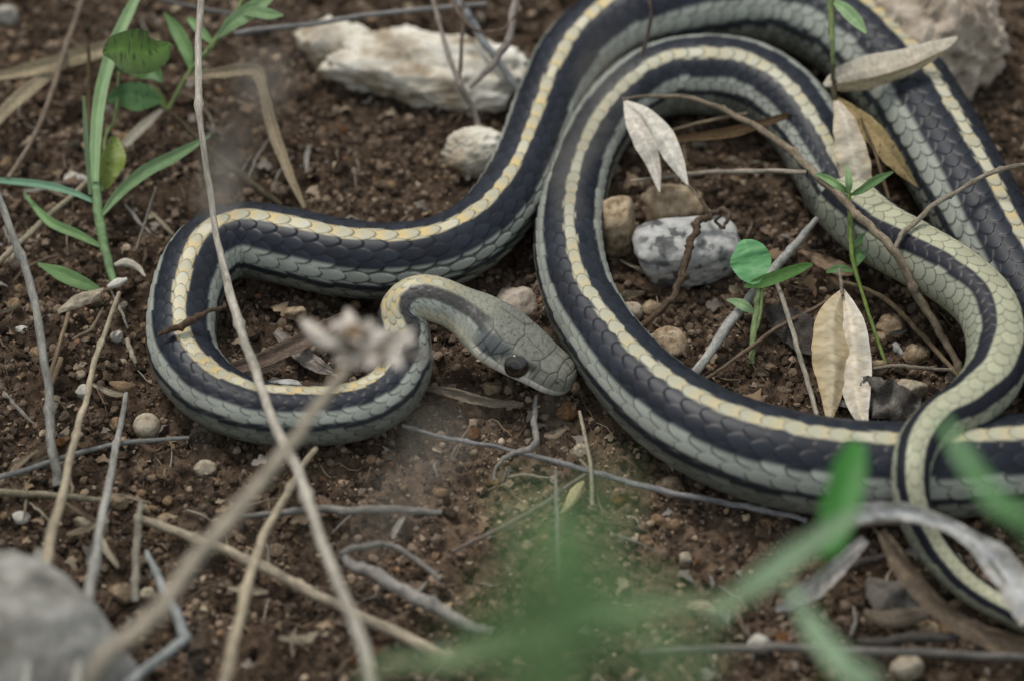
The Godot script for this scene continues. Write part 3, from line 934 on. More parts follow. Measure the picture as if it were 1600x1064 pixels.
	# eyes
	var em := mat(Color.WHITE, 0.1, 0.68)
	em.vertex_color_use_as_albedo = true
	for sgn in [-1.0, 1.0]:
		var c := head_point(90.0, 86.0 * sgn, -15.5)
		var outw := (head_point(90.0, 86.5 * sgn, 10.0) - c).normalized()
		var EP := PackedVector3Array()
		var EK := PackedColorArray()
		var ax := outw.cross(Vector3.UP).normalized()
		var ay := ax.cross(outw)
		for i in 33:
			var a := PI * i / 32.0
			for j in 40:
				var b := TAU * j / 40.0
				EP.append(c + (outw * cos(a) + (ax * cos(b) + ay * sin(b)) * sin(a)) * (23.0 * PX))
				var ecol := Color(0.006, 0.006, 0.006)
				if a > 0.44:
					ecol = Color(0.055, 0.04, 0.02) if a < 0.52 else Color(0.018, 0.014, 0.01)
				EK.append(ecol)
		obj("eye", grid_mesh(EP, EK, 33, 40, true), em, root)

# ---------------------------------------------------------------- dry plants
func stalk(called: String, label: String, category: String, pts: Array, col: Color, sd: int, rough := 0.12, nodes := 0, group := "") -> void:
	tag(obj(called, stalk_mesh(pts, col, sd, 9, rough, nodes), M.dry), label, category, group)

func strap(called: String, label: String, category: String, pts: Array, col: Color, sd: int, m: Material, o := {}) -> void:
	tag(obj(called, blade_mesh(pts, col, sd, o), m), label, category, o.get("group", ""))

func build_dry() -> void:
	var grey := Color(0.3, 0.29, 0.26)
	var blue := Color(0.39, 0.375, 0.34)
	var straw := Color(0.5, 0.42, 0.3)
	var pale := Color(0.55, 0.5, 0.42)
	var brown := Color(0.2, 0.14, 0.09)
	# long stalks in front of the snake
	stalk("dry_stalk", "long pale thin stalk leaning over the front loop down to the bottom edge", "stalk", [[311, -30, 60, 12], [312, 150, 52, 11], [333, 340, 34, 11], [365, 480, 30, 13], [405, 600, 32, 15], [455, 720, 38, 17], [520, 890, 48, 19], [585, 1090, 60, 20], [612, 1340, 0, 20]], pale, 1, 0.16, 30)
	var t := thing("seed_stalk", "thick straw stalk with a fluffy dried seed head in front of the neck", "seed stalk", at(150, 1090, 20))
	obj("stem", stalk_mesh([[562, 545, 108, 12], [520, 605, 108, 18], [440, 705, 108, 22], [355, 815, 107, 25], [275, 915, 105, 27], [215, 990, 103, 28], [130, 1090, 100, 28], [60, 1520, 0, 28]], Color(0.46, 0.4, 0.31), 2, 9, 0.14, 26), M.dry, t)
	rng.seed = 5
	for i in 40:
		var bx := 575.0 + rng.randfn() * 24.0
		var by := 545.0 + rng.randfn() * 16.0
		var ang := rng.randf() * TAU
		var l := rng.randf_range(28, 66)
		var ex := bx + cos(ang) * l * 1.1 + 4.0
		var ey := by + sin(ang) * l * 0.72 - 14.0
		var hz := rng.randf_range(98, 120)
		obj("bract", blade_mesh([[bx, by, 108, 8], [(bx + ex) / 2, (by + ey) / 2, (108 + hz) / 2 + 2, 22], [ex, ey, hz, 5]], Color(0.5, 0.45, 0.4).lerp(Color(0.62, 0.58, 0.54), rng.randf()), 300 + i, {"tilt": rng.randf_range(-50, 50), "wave": 0.4, "per": 6, "m": 5}), M.paper, t)
	obj("seed_core", stalk_mesh([[530, 520, 112, 10], [548, 520, 114, 26], [566, 524, 114, 22], [580, 530, 112, 8]], Color(0.3, 0.19, 0.1), 340), M.dry, t)
	stalk("dry_stalk", "tan blurred stalk standing left of the lower seed stalk", "stalk", [[492, 700, 6, 9], [435, 790, 14, 13], [392, 900, 22, 17], [345, 1090, 30, 20], [332, 1220, 0, 20]], straw, 3, 0.14, 20)
	stalk("dry_straw", "straw lying across the soil from the near rock to the bottom centre", "straw", [[210, 808, 3, 14], [330, 850, 3.5, 17], [430, 895, 4, 18], [540, 952, 4.5, 19], [705, 1032, 5, 20]], Color(0.45, 0.38, 0.28), 4, 0.14, 22)
	stalk("grey_twig", "thick grey twig lying on the soil at the bottom left centre", "twig", [[528, 868, 8, 14], [600, 905, 6, 20], [690, 955, 4, 21], [768, 990, 3, 17]], Color(0.36, 0.33, 0.3), 5, 0.2, 17)
	stalk("grey_twig", "thin grey side twig behind the thick one at the bottom left centre", "twig", [[530, 866, 9, 11], [580, 852, 6, 11], [625, 858, 4, 10], [690, 905, 3, 9]], Color(0.27, 0.25, 0.22), 6, 0.2)
	stalk("dry_stalk", "grey upright stalk at the left edge, passing the grass blades", "stalk", [[-10, 290, 26, 11], [38, 420, 20, 13], [68, 560, 14, 14], [80, 690, 8, 15], [88, 760, 3, 15]], grey, 7, 0.14, 24)
	stalk("dry_straw", "slender straw leaning from the soil beside the front loop to the near rock", "straw", [[186, 458, 3, 7], [150, 560, 6, 9], [128, 645, 10, 11], [100, 750, 18, 14], [72, 880, 28, 17], [50, 1010, 36, 19]], straw, 8, 0.14, 22)
	stalk("dry_stalk", "bluish grey stalk running from beside the round pebble over the near rock", "stalk", [[197, 615, 2, 8], [180, 700, 7, 11], [162, 790, 16, 14], [140, 910, 30, 17], [118, 1090, 44, 19]], blue, 9, 0.12, 26)
	stalk("dry_stalk", "pale blurred stalk over the near rock at the left edge", "stalk", [[60, 860, 36, 10], [45, 950, 42, 16], [40, 1090, 48, 18]], blue, 10)
	stalk("grey_twig", "thin grey twig lying left of the front coil, almost level", "twig", [[-10, 748, 3, 9], [80, 722, 3, 9], [180, 694, 3, 8], [295, 684, 3, 7]], Color(0.26, 0.26, 0.25), 11, 0.16)
	stalk("dry_stalk", "short upright stub of stalk right of the near grey rock", "stalk", [[218, 784, 14, 10], [215, 850, 8, 13], [210, 940, 1, 13]], Color(0.4, 0.36, 0.29), 12, 0.16, 15)
	stalk("bent_stalk", "bluish dry stalk bent in a sharp elbow beside the near rock", "stalk", [[228, 862, 5, 9], [252, 915, 10, 14], [285, 985, 18, 17], [276, 1010, 20, 17], [190, 1075, 26, 17]], Color(0.37, 0.39, 0.38), 13, 0.12)
	stalk("dry_straw", "level straw at the left edge below the grey twig", "straw", [[-10, 768, 3, 12], [70, 774, 3, 12], [175, 782, 3, 9]], Color(0.3, 0.26, 0.18), 14)
	stalk("grey_twig", "faint grey twig on the soil below the front coil", "twig", [[375, 808, 3, 8], [470, 798, 4, 12], [570, 796, 3, 14], [690, 800, 2, 10]], Color(0.3, 0.28, 0.25), 15, 0.2)
	stalk("dry_stalk", "thin straw crossing behind the grey stalk on the left", "straw", [[95, 560, 3, 9], [70, 615, 3, 9], [110, 480, 2, 7]], Color(0.3, 0.22, 0.14), 16)
	# top left
	stalk("brown_stalk", "thin brown stalk slanting down the top left corner", "stalk", [[132, -20, 16, 9], [104, 70, 15, 9], [60, 195, 14, 9], [12, 280, 12, 8]], Color(0.26, 0.2, 0.15), 17, 0.1, 28)
	strap("dry_grass", "broad dry straw blade running from the left edge behind the spotted leaf", "dry grass blade", [[-20, 122, 10, 12], [60, 105, 12, 22], [165, 76, 14, 27], [250, 60, 15, 18]], Color(0.42, 0.34, 0.22), 18, M.dry, {"fold": 0.3, "streak": 0.45})
	strap("dry_grass", "dry straw blade at the left edge below the broad one", "dry grass blade", [[-20, 200, 8, 18], [30, 152, 9, 22], [85, 108, 10, 16], [120, 82, 11, 5]], Color(0.4, 0.33, 0.22), 19, M.dry, {"streak": 0.45})
	strap("bent_grass", "dry grass blade bent over at the top left, its tip hanging to the soil", "dry grass blade", [[290, 122, 24, 8], [345, 113, 25, 18], [398, 110, 24, 20], [410, 140, 21, 15], [425, 200, 14, 19], [450, 268, 8, 14], [476, 325, 3, 7]], Color(0.38, 0.3, 0.2), 20, M.dry, {"fold": 0.35, "streak": 0.4})
	stalk("dry_straw", "straw at the left edge slanting up to the grass stem", "straw", [[-20, 425, 5, 10], [60, 352, 5, 10], [142, 278, 6, 9]], Color(0.46, 0.4, 0.28), 21)
	strap("dry_grass", "short pale dry blade right of the yellow green leaf", "dry grass blade", [[192, 228, 4, 12], [220, 200, 5, 16], [252, 172, 6, 6]], Color(0.55, 0.5, 0.4), 22, M.dry, {})
	stalk("dark_twig", "dark twig from the grass down to the back of the loop", "twig", [[268, 178, 12, 7], [330, 235, 8, 11], [385, 280, 5, 13], [440, 322, 3, 8]], Color(0.1, 0.08, 0.05), 23, 0.2)
	stalk("brown_stalk", "thin brown stalk standing just left of the grass stem", "stalk", [[137, 66, 30, 5], [138, 120, 22, 7], [140, 185, 14, 8], [150, 262, 6, 6]], Color(0.2, 0.14, 0.08), 24)
	stalk("dry_straw", "thin straw standing behind the front loop, left of its back", "straw", [[243, 292, 14, 4], [230, 335, 8, 5], [212, 390, 2, 5]], Color(0.34, 0.3, 0.24), 25)
	stalk("grey_twig", "thin bare twig crossing the top edge left of the limestone", "twig", [[240, -4, 20, 7], [330, 16, 20, 7], [420, 30, 20, 6]], Color(0.2, 0.19, 0.18), 26)
	stalk("grey_twig", "long thin grey twig level above the limestone", "twig", [[365, 52, 24, 9], [480, 38, 24, 8], [600, 20, 24, 8], [760, 6, 24, 7]], Color(0.3, 0.29, 0.28), 27, 0.14)
	# twigs over the limestone
	stalk("grey_twig", "pale twig with a dark knot in front of the limestone", "twig", [[672, -20, 26, 6], [690, 50, 24, 7], [716, 124, 20, 9], [735, 165, 12, 9], [757, 218, 4, 10]], Color(0.34, 0.29, 0.25), 28, 0.16, 20)
	stalk("grey_twig", "upright twig meeting the knotted one from above", "twig", [[724, -20, 30, 6], [722, 40, 26, 6], [717, 124, 20, 7]], Color(0.2, 0.16, 0.13), 29, 0.16)
	stalk("grey_twig", "blue grey twig slanting down to the outer coil's edge", "twig", [[700, -20, 22, 12], [750, 55, 18, 13], [790, 112, 12, 12], [816, 150, 8, 11]], Color(0.3, 0.31, 0.32), 30, 0.14)
	stalk("grey_twig", "pale curved twig above the limestone, bending to the left", "twig", [[806, -20, 34, 12], [800, 40, 30, 13], [778, 90, 24, 12], [735, 138, 16, 7]], Color(0.34, 0.29, 0.26), 31, 0.14)
	stalk("brown_twig", "thin looping twig hanging from the top edge in front of limestone", "twig", [[702, -20, 34, 6], [718, 22, 32, 6], [746, 48, 30, 5], [785, 46, 30, 5], [806, 24, 32, 5]], Color(0.24, 0.17, 0.13), 32)
	stalk("brown_twig", "short twig standing off the outer coil at the top centre", "twig", [[1012, -10, 44, 4], [1017, 30, 38, 6], [1003, 88, 26, 7]], Color(0.2, 0.15, 0.13), 33)
	# twigs, right half
	stalk("main_twig", "long curved brown twig running from the inner coil's arch to the tail", "twig", [[972, 155, 26, 4], [1030, 150, 25, 6], [1090, 156, 24, 8], [1160, 186, 23, 10], [1225, 226, 25, 12], [1275, 272, 26, 13], [1340, 335, 27, 13], [1396, 390, 27, 14], [1440, 472, 16, 15], [1480, 540, 8, 13], [1518, 602, 3, 10]], Color(0.3, 0.24, 0.17), 34, 0.18, 24)
	stalk("thin_twig", "thin twig reaching from the right edge over the outer coil to the long twig", "twig", [[1620, 252, 34, 6], [1550, 270, 32, 8], [1500, 296, 30, 7], [1455, 325, 29, 8], [1415, 362, 28, 8], [1397, 392, 27, 9]], Color(0.34, 0.29, 0.22), 35, 0.18, 22)
	stalk("thin_twig", "thin level twig inside the inner coil, ending at the long twig", "twig", [[985, 284, 12, 5], [1075, 272, 13, 7], [1160, 268, 17, 8], [1262, 269, 25, 8]], Color(0.42, 0.36, 0.29), 36, 0.12)
	strap("curled_leaf", "narrow curled brown leaf inside the inner coil, crossing the long twig", "dry leaf", [[1010, 222, 16, 5], [1080, 213, 18, 12], [1140, 205, 20, 18], [1195, 190, 21, 14], [1235, 182, 18, 10], [1258, 205, 13, 7], [1256, 235, 8, 3]], Color(0.27, 0.17, 0.09), 37, M.dry, {"fold": 0.7, "tilt": 25, "streak": 0.3})
	stalk("thin_twig", "fine twig above the curled brown leaf inside the inner coil", "twig", [[1045, 205, 17, 4], [1120, 186, 20, 6], [1168, 178, 21, 6]], Color(0.3, 0.23, 0.16), 38)
	stalk("dark_twig", "dark curled twig bending down in front of the grey stone", "twig", [[1080, 288, 14, 4], [1098, 318, 15, 5], [1112, 338, 15, 9], [1092, 348, 14, 12], [1080, 380, 13, 12], [1068, 428, 10, 12], [1048, 470, 7, 11], [1000, 512, 3, 9]], Color(0.13, 0.09, 0.06), 39, 0.25, 13)
	stalk("dry_tendril", "curled dark tendril knot on top of the curled twig", "tendril", [[1110, 336, 15, 8], [1128, 328, 17, 9], [1140, 340, 18, 7], [1130, 354, 17, 6], [1118, 346, 18, 5], [1126, 338, 20, 4]], Color(0.15, 0.11, 0.08), 40, 0.3)
	stalk("grey_straw", "straight thick grey straw leaning inside the right coil", "straw", [[1084, 584, 4, 15], [1140, 508, 6, 16], [1200, 432, 9, 15], [1240, 385, 11, 13], [1278, 342, 13, 9]], Color(0.42, 0.41, 0.38), 41, 0.1)
	stalk("pale_straw", "thin pale straw slanting left of the paired pods", "straw", [[1214, 440, 12, 7], [1238, 515, 9, 8], [1258, 580, 6, 8], [1278, 650, 3, 8]], Color(0.48, 0.43, 0.35), 42, 0.1)
	stalk("thin_twig", "fine crooked twig on the soil behind the paired pods", "twig", [[1102, 592, 3, 5], [1160, 552, 4, 7], [1215, 512, 5, 7], [1262, 490, 6, 7], [1300, 464, 7, 5]], Color(0.22, 0.16, 0.11), 43, 0.2)
	stalk("thin_twig", "brown twig curving right of the pods, under the long twig", "twig", [[1312, 440, 9, 7], [1350, 450, 8, 8], [1395, 476, 7, 9], [1440, 522, 5, 9], [1495, 582, 4, 8], [1520, 605, 3, 7]], Color(0.24, 0.18, 0.11), 44, 0.16, 22)
	stalk("thin_twig", "pale level twig right of the pods, joining the long twig's end", "twig", [[1358, 576, 6, 5], [1410, 572, 6, 7], [1460, 576, 5, 6], [1492, 578, 4, 7]], Color(0.36, 0.31, 0.24), 45, 0.14)
	strap("bark_flake", "grey brown flake of bark under the pods, beside the tail", "bark", [[1322, 610, 3, 30], [1360, 618, 5, 62], [1400, 628, 5, 58], [1438, 634, 3, 22]], Color(0.2, 0.18, 0.16), 46, M.dry, {"fold": 0.12, "wave": 0.5, "th": 0.6, "streak": 0.3, "tilt": 10})
	strap("dark_leaf", "dark dead leaf lying flat behind the paired pods", "dry leaf", [[1196, 478, 3, 10], [1225, 500, 4, 46], [1262, 525, 4, 56], [1300, 555, 3, 22]], Color(0.1, 0.085, 0.075), 47, M.dry, {"fold": 0.1, "wave": 0.4})
	strap("brown_flake", "thin brown bark flake under the seedling's leaf tip", "bark", [[1252, 392, 5, 5], [1285, 408, 6, 20], [1315, 420, 6, 22], [1342, 424, 5, 8]], Color(0.3, 0.21, 0.14), 48, M.dry, {"wave": 0.5, "fold": 0.2})
	strap("fibre_tuft", "shredded pale plant fibre under the tips of the paired pods", "plant fibre", [[1262, 655, 4, 6], [1290, 668, 5, 16], [1330, 672, 5, 20], [1372, 680, 4, 8]], Color(0.5, 0.45, 0.36), 49, M.dry, {"wave": 0.9})
	# lower middle
	stalk("grey_twig", "thin grey twig on the soil below the head, running to the lower coil", "twig", [[628, 665, 3, 6], [700, 684, 3, 7], [770, 697, 3, 7], [850, 716, 3, 8], [920, 736, 3.5, 9], [1000, 757, 4, 10], [1090, 778, 4, 10], [1180, 794, 4, 10], [1262, 812, 4, 9]], Color(0.3, 0.29, 0.29), 50, 0.14, 40)
	stalk("pale_root", "pale forked root hanging below the snake's jaw", "root", [[838, 618, 6, 6], [834, 655, 5, 10], [836, 690, 4, 11], [812, 706, 3.5, 10], [786, 716, 3, 7], [775, 732, 2.5, 5], [772, 750, 2, 4]], Color(0.34, 0.31, 0.28), 51, 0.2)
	stalk("thin_straw", "fine straw standing beside the snail shell", "straw", [[906, 642, 6, 5], [914, 680, 5, 6], [922, 720, 5, 6], [926, 790, 8, 6]], Color(0.45, 0.4, 0.3), 52)
	stalk("brown_twig", "thin brown twig slanting below the snail shell", "twig", [[915, 742, 3, 7], [870, 772, 3, 8], [810, 812, 3, 8], [705, 862, 3, 7]], Color(0.26, 0.21, 0.17), 53, 0.18)
	stalk("grey_straw", "thin grey straw standing in front of the green blades", "straw", [[868, 735, 8, 5], [870, 800, 16, 6], [872, 900, 28, 7], [874, 980, 36, 7]], Color(0.36, 0.34, 0.3), 54)
	strap("dead_leaf", "crinkled dead leaf strip on the soil under the snake's chin", "dry leaf", [[666, 606, 2.5, 8], [710, 614, 3, 16], [760, 628, 3, 15], [818, 632, 3, 7]], Color(0.25, 0.2, 0.15), 55, M.dry, {"wave": 0.7, "streak": 0.3})
	strap("pale_husk", "small pale husk on the soil left of the green blades", "husk", [[878, 800, 3, 5], [890, 785, 4, 14], [902, 765, 4, 18], [912, 752, 3, 6]], Color(0.42, 0.37, 0.22), 56, M.paper, {"curl": 0.6})
	# in the front loop
	strap("bark_strip", "brown furrowed strip of bark inside the front loop", "bark", [[350, 578, 4, 16], [395, 568, 5, 24], [450, 545, 6, 27], [500, 518, 7, 25], [548, 492, 8, 16]], Color(0.2, 0.145, 0.11), 57, M.dry, {"fold": 0.5, "streak": 0.9, "th": 0.5, "tilt": -10})
	strap("bark_strip", "thin pale splinter under the brown bark strip", "bark", [[352, 592, 2.5, 8], [400, 580, 3.5, 12], [440, 566, 3.5, 8]], Color(0.4, 0.32, 0.25), 58, M.dry, {"fold": 0.4, "streak": 0.8, "th": 0.4})
	strap("bark_flake", "grey shredded bark behind the strip, near the seed head", "bark", [[430, 518, 3, 12], [460, 545, 3, 26], [495, 570, 3, 24], [520, 582, 3, 8]], Color(0.27, 0.23, 0.2), 59, M.dry, {"fold": 0.2, "streak": 0.8, "wave": 0.4})
	stalk("brown_twig", "broken brown twig lying across the snake's left loop", "twig", [[246, 524, 19.5, 5], [270, 514, 20.5, 11], [300, 496, 21.5, 13], [325, 488, 21, 8], [352, 478, 18, 7]], Color(0.13, 0.085, 0.055), 60, 0.3)
	# left side scraps
	strap("pale_husk", "pale papery husk under the lowest grass leaf on the left", "husk", [[90, 488, 3, 5], [118, 472, 4, 20], [145, 462, 4, 17], [160, 452, 4, 4]], Color(0.42, 0.36, 0.28), 61, M.paper, {"curl": 0.4, "wave": 0.3})
	strap("white_husk", "curled white husk at the foot of the grass stem", "husk", [[168, 448, 4, 6], [182, 442, 5, 14], [198, 436, 5, 5]], Color(0.66, 0.64, 0.6), 62, M.paper, {"curl": 0.7})
	strap("white_husk", "pale curved husk right of the grass stem's foot", "husk", [[178, 414, 4, 6], [196, 410, 5, 13], [214, 418, 4, 10], [226, 432, 3, 3]], Color(0.5, 0.47, 0.4), 63, M.paper, {"curl": 0.6})
	strap("brown_husk", "small brown seed husk left of the front loop", "husk", [[170, 598, 3, 5], [190, 603, 4, 18], [210, 602, 3, 6]], Color(0.34, 0.23, 0.14), 64, M.dry, {"curl": 0.6})
	stalk("pale_straw", "short pale straw stub beside the half round chip", "straw", [[197, 530, 3, 7], [205, 552, 3, 9], [212, 568, 2, 6]], Color(0.46, 0.4, 0.3), 65)
	# loose rubbish of fine fibres: nobody could count it
	build_fibres()
	build_straw_bits()
	# out of focus dry grass close to the lens
	var tufts := [[[330, 330, 260], [400, 190, 330], [440, 40, 380], "blurred grey grass spike near the lens, above the loop's back"], [[880, 330, 240], [905, 180, 320], [960, 60, 380], "blurred grey grass spike near the lens, over the outer coil"], [[560, 860, 300], [660, 760, 330], [720, 650, 350], "blurred grey grass spike near the lens, below the head"]]
	for q in tufts:
		var tf := thing("grass_spike", q[3], "dry grass", at(q[0][0], q[0][1], q[0][2]))
		obj("stem", stalk_mesh([[q[0][0] - 40, 1560 + q[0][1] * 0.4, 0, 4], [q[0][0] - 20, (1560 + q[0][1]) / 2, q[0][2] * 0.55, 4], [q[0][0], q[0][1], q[0][2], 4], [q[1][0], q[1][1], q[1][2], 4], [q[2][0], q[2][1], q[2][2], 3]], Color(0.32, 0.3, 0.27), 70), M.dry, tf)
		rng.seed = int(q[0][0])
		for i in 28:
			var f := rng.randf()
			var a := Vector3(q[0][0], q[0][1], q[0][2]).lerp(Vector3(q[2][0], q[2][1], q[2][2]), f)
			var b := a + Vector3(rng.randf_range(-34, 34), rng.randf_range(-30, 10), rng.randf_range(0, 8))
			obj("spikelet", blade_mesh([[a.x, a.y, a.z, 2], [(a.x + b.x) / 2, (a.y + b.y) / 2, (a.z + b.z) / 2, 17], [b.x, b.y, b.z, 2]], Color(0.5, 0.47, 0.42), 80 + i, {"per": 5, "m": 5}), M.paper, tf)

func build_straw_bits() -> void:
	rng.seed = 63
	var regions := [[0, 0, 330, 420, 26, "short dry straw fragment among the grass at the top left"], [0, 420, 230, 860, 18, "short dry straw fragment on the soil left of the front loop"], [240, 740, 760, 1050, 16, "short dry straw fragment among the stalks at the bottom left"],
		[980, 420, 1480, 640, 16, "short dry straw fragment on the soil inside the right coil"], [1080, 840, 1600, 1050, 20, "short dry straw fragment on the soil at the bottom right"], [400, 180, 740, 320, 8, "short dry straw fragment on the soil bank behind the loop"], [600, 650, 1000, 860, 8, "short dry straw fragment on the bare soil below the head"]]
	var cols := [Color(0.3, 0.24, 0.17), Color(0.4, 0.34, 0.25), Color(0.18, 0.13, 0.09), Color(0.34, 0.31, 0.27)]
	for rg in regions:
		for i in rg[4]:
			var x := rng.randf_range(rg[0], rg[2])
			var y := rng.randf_range(rg[1], rg[3])
			var a := rng.randf() * TAU
			var l := rng.randf_range(14, 46)
			var bend := rng.randf_range(-7, 7)
			var w := rng.randf_range(2.5, 7.0)
			var dx := cos(a) * l
			var dy := sin(a) * l * 0.73
			var pts := [[x - dx, y - dy, 1.2, w * 0.5], [x + bend, y + bend, rng.randf_range(1.2, 3.2), w], [x + dx, y + dy, rng.randf_range(0.6, 2.5), w * 0.6]]
			var c: Color = cols[rng.randi() % 4]
			var mesh := stalk_mesh(pts, c, 900 + i, 7, 0.2) if rng.randf() < 0.6 else blade_mesh([[pts[0][0], pts[0][1], 1.2, w], [pts[1][0], pts[1][1], pts[1][2], w * 2.2], [pts[2][0], pts[2][1], pts[2][2], w]], c, 900 + i, {"m": 5, "per": 8, "wave": 0.5, "tilt": rng.randf_range(-40, 40), "streak": 0.4})
			tag(obj("straw_fragment", mesh, M.dry), rg[5], "straw", rg[5].replace("fragment", "fragments"))

func build_fibres() -> void:
	rng.seed = 12
	var st := SurfaceTool.new()
	st.begin(Mesh.PRIMITIVE_TRIANGLES)
	for i in 900:
		var x := rng.randf_range(-0.17, 0.17)
		var z := rng.randf_range(-0.2, 0.16)
		var a := rng.randf() * TAU
		var l := rng.randf_range(0.002, 0.012)
		var bend := rng.randf_range(-0.9, 0.9)
		var w := rng.randf_range(0.00012, 0.0004)
		var c := Color(0.3, 0.23, 0.16).lerp(Color(0.12, 0.085, 0.06), rng.randf())
		if rng.randf() < 0.2:
			c = Color(0.45, 0.4, 0.33)
		var lift := rng.randf_range(0.0004, 0.0022)
		var prev: Array = []
		var p := Vector3(x, gh(x, z) + lift, z)
		for k in 6:
			var dir := Vector3(cos(a), 0, sin(a))
			var sd := Vector3(-dir.z, 0, dir.x)
			var ww := w * (1.0 - 0.7 * absf(k - 2.5) / 2.5)
			var ring := [p + sd * ww, p + Vector3.UP * ww, p - sd * ww, p - Vector3.UP * ww]
			if prev.size():
				for q in 4:
					var q2 := (q + 1) % 4
					for v in [prev[q], ring[q2], prev[q2], prev[q], ring[q], ring[q2]]:
						st.set_color(c)
						st.add_vertex(v)
			prev = ring
			a += bend / 5.0
			p += dir * (l / 5.0)
			p.y = gh(p.x, p.z) + lift * (1.0 - k * 0.12)
	st.generate_normals()
	var o := obj("root_fibres", st.commit(), M.crumb)
	o.set_meta("kind", "stuff")
	tag(o, "fine brown root fibres and plant litter strewn over the soil", "plant litter")

func build_pods() -> void:
	var pale := Color(0.52, 0.47, 0.38)
	var t := thing("dry_pods", "cluster of dry open pods on a dark stem over the right coil", "seed pods", at(1300, 150, 20))
	obj("stem", stalk_mesh([[1299, -20, 46, 10], [1300, 50, 38, 8], [1303, 120, 28, 7], [1306, 150, 25, 9], [1311, 230, 22, 6], [1316, 300, 18, 6], [1318, 345, 14, 6]], Color(0.1, 0.085, 0.05), 90, 8, 0.2), M.dry, t)
	obj("pod", blade_mesh([[1288, 133, 26, 6], [1318, 118, 28, 34], [1365, 106, 30, 46], [1420, 94, 32, 42], [1465, 74, 33, 26], [1497, 58, 34, 4]], pale, 91, {"fold": -0.15, "tilt": -12, "wave": 0.16, "ragged": 0.05, "edge": Color(0.6, 0.56, 0.48)}), M.paper, t)
	obj("pod", blade_mesh([[1290, 134, 25.5, 5], [1320, 136, 26, 18], [1365, 128, 28, 20], [1425, 108, 31, 15], [1480, 78, 33, 4]], Color(0.4, 0.34, 0.22), 92, {"fold": 0.1, "tilt": 38, "wave": 0.16, "ragged": 0.05}), M.paper, t)
	obj("pod", blade_mesh([[1306, 155, 25, 6], [1322, 190, 27, 38], [1333, 240, 24, 52], [1342, 285, 20, 44], [1348, 325, 16, 14]], Color(0.46, 0.42, 0.35), 93, {"fold": -0.2, "tilt": -8, "wave": 0.2, "edge": Color(0.5, 0.43, 0.32)}), M.paper, t)
	obj("pod", blade_mesh([[1308, 154, 24, 6], [1345, 185, 25, 26], [1380, 225, 24, 34], [1405, 258, 21, 24], [1434, 292, 17, 3]], Color(0.34, 0.26, 0.13), 94, {"fold": 0.2, "tilt": 22, "spots": 0.08}), M.paper, t)
	obj("pod_stalk", stalk_mesh([[1345, 185, 26, 4], [1368, 240, 24, 5], [1386, 300, 20, 6], [1397, 350, 16, 5]], Color(0.17, 0.12, 0.07), 95, 7), M.dry, t)
	var b := thing("pod_pair", "two joined pale dry pods hanging upright inside the right coil", "seed pods", at(1320, 660, 0))
	obj("stalk", stalk_mesh([[1312, 420, 17, 5], [1314, 440, 16, 6], [1318, 462, 15, 5]], Color(0.35, 0.3, 0.24), 96, 7), M.dry, b)
	obj("pod", blade_mesh([[1318, 452, 15, 5], [1303, 492, 15, 44], [1301, 545, 12, 60], [1302, 595, 8, 46], [1299, 640, 5, 20], [1295, 664, 4, 3]], Color(0.5, 0.43, 0.3), 97, {"fold": -0.35, "curl": 0.1, "tilt": -10, "wave": 0.16, "ragged": 0.05, "edge": Color(0.5, 0.4, 0.24)}), M.paper, b)
	obj("pod", blade_mesh([[1318, 452, 14, 4], [1330, 500, 13.5, 40], [1336, 555, 10, 50], [1338, 605, 7, 46], [1345, 645, 5, 26], [1357, 668, 4, 3]], Color(0.58, 0.52, 0.42), 98, {"fold": -0.3, "tilt": 12, "wave": 0.16, "ragged": 0.05, "edge": Color(0.66, 0.63, 0.57)}), M.paper, b)
	var c := thing("pod_pair", "two spread pale pods hanging beside the inner coil's left limb", "seed pods", at(1030, 300, 0))
	obj("pod", blade_mesh([[976, 158, 26, 4], [990, 188, 26, 26], [1008, 222, 24, 34], [1022, 256, 20, 24], [1031, 300, 16, 3]], Color(0.6, 0.56, 0.5), 99, {"fold": -0.25, "tilt": -14, "wave": 0.16, "ragged": 0.05}), M.paper, c)
	obj("pod", blade_mesh([[978, 158, 26, 4], [1008, 182, 26, 28], [1036, 216, 24, 36], [1056, 252, 21, 26], [1075, 290, 17, 3]], Color(0.7, 0.67, 0.6), 100, {"fold": -0.3, "tilt": 14, "wave": 0.16, "ragged": 0.05}), M.paper, c)
	obj("stalk", stalk_mesh([[1074, 288, 17, 4], [1092, 308, 15, 4], [1110, 332, 15, 4]], Color(0.36, 0.3, 0.23), 101, 7), M.dry, c)
	# the curled dead leaf at the lower right, over the end of the tail
	var l := thing("curled_leaf", "silvery curled dead leaf arching over the tail at the lower right", "dry leaf", at(1330, 820, 10))
	obj("leaf_blade", blade_mesh([[1290, 830, 25, 10], [1335, 806, 31, 38], [1390, 797, 34, 34], [1450, 808, 34, 26], [1510, 836, 31, 26], [1560, 880, 26, 52], [1620, 960, 18, 66]], Color(0.52, 0.53, 0.53), 102, {"fold": 0.25, "tilt": 34, "tilt_end": -12, "wave": 0.3, "edge": Color(0.45, 0.43, 0.4)}), M.paper, l)
	obj("rolled_edge", blade_mesh([[1325, 826, 29, 8], [1390, 818, 31, 14], [1460, 824, 31, 14], [1525, 856, 28, 12], [1570, 910, 23, 8]], Color(0.2, 0.17, 0.14), 103, {"curl": 0.8, "tilt": 70}), M.paper, l)
	strap("brown_strap", "long brown rolled leaf strap lying along the end of the tail", "dry leaf", [[1378, 828, 24, 14], [1405, 872, 18, 30], [1450, 930, 12, 32], [1505, 975, 8, 34], [1570, 1000, 6, 36], [1640, 1018, 5, 24]], Color(0.27, 0.2, 0.14), 104, M.dry, {"fold": 0.6, "tilt": 20, "wave": 0.4, "streak": 0.4})
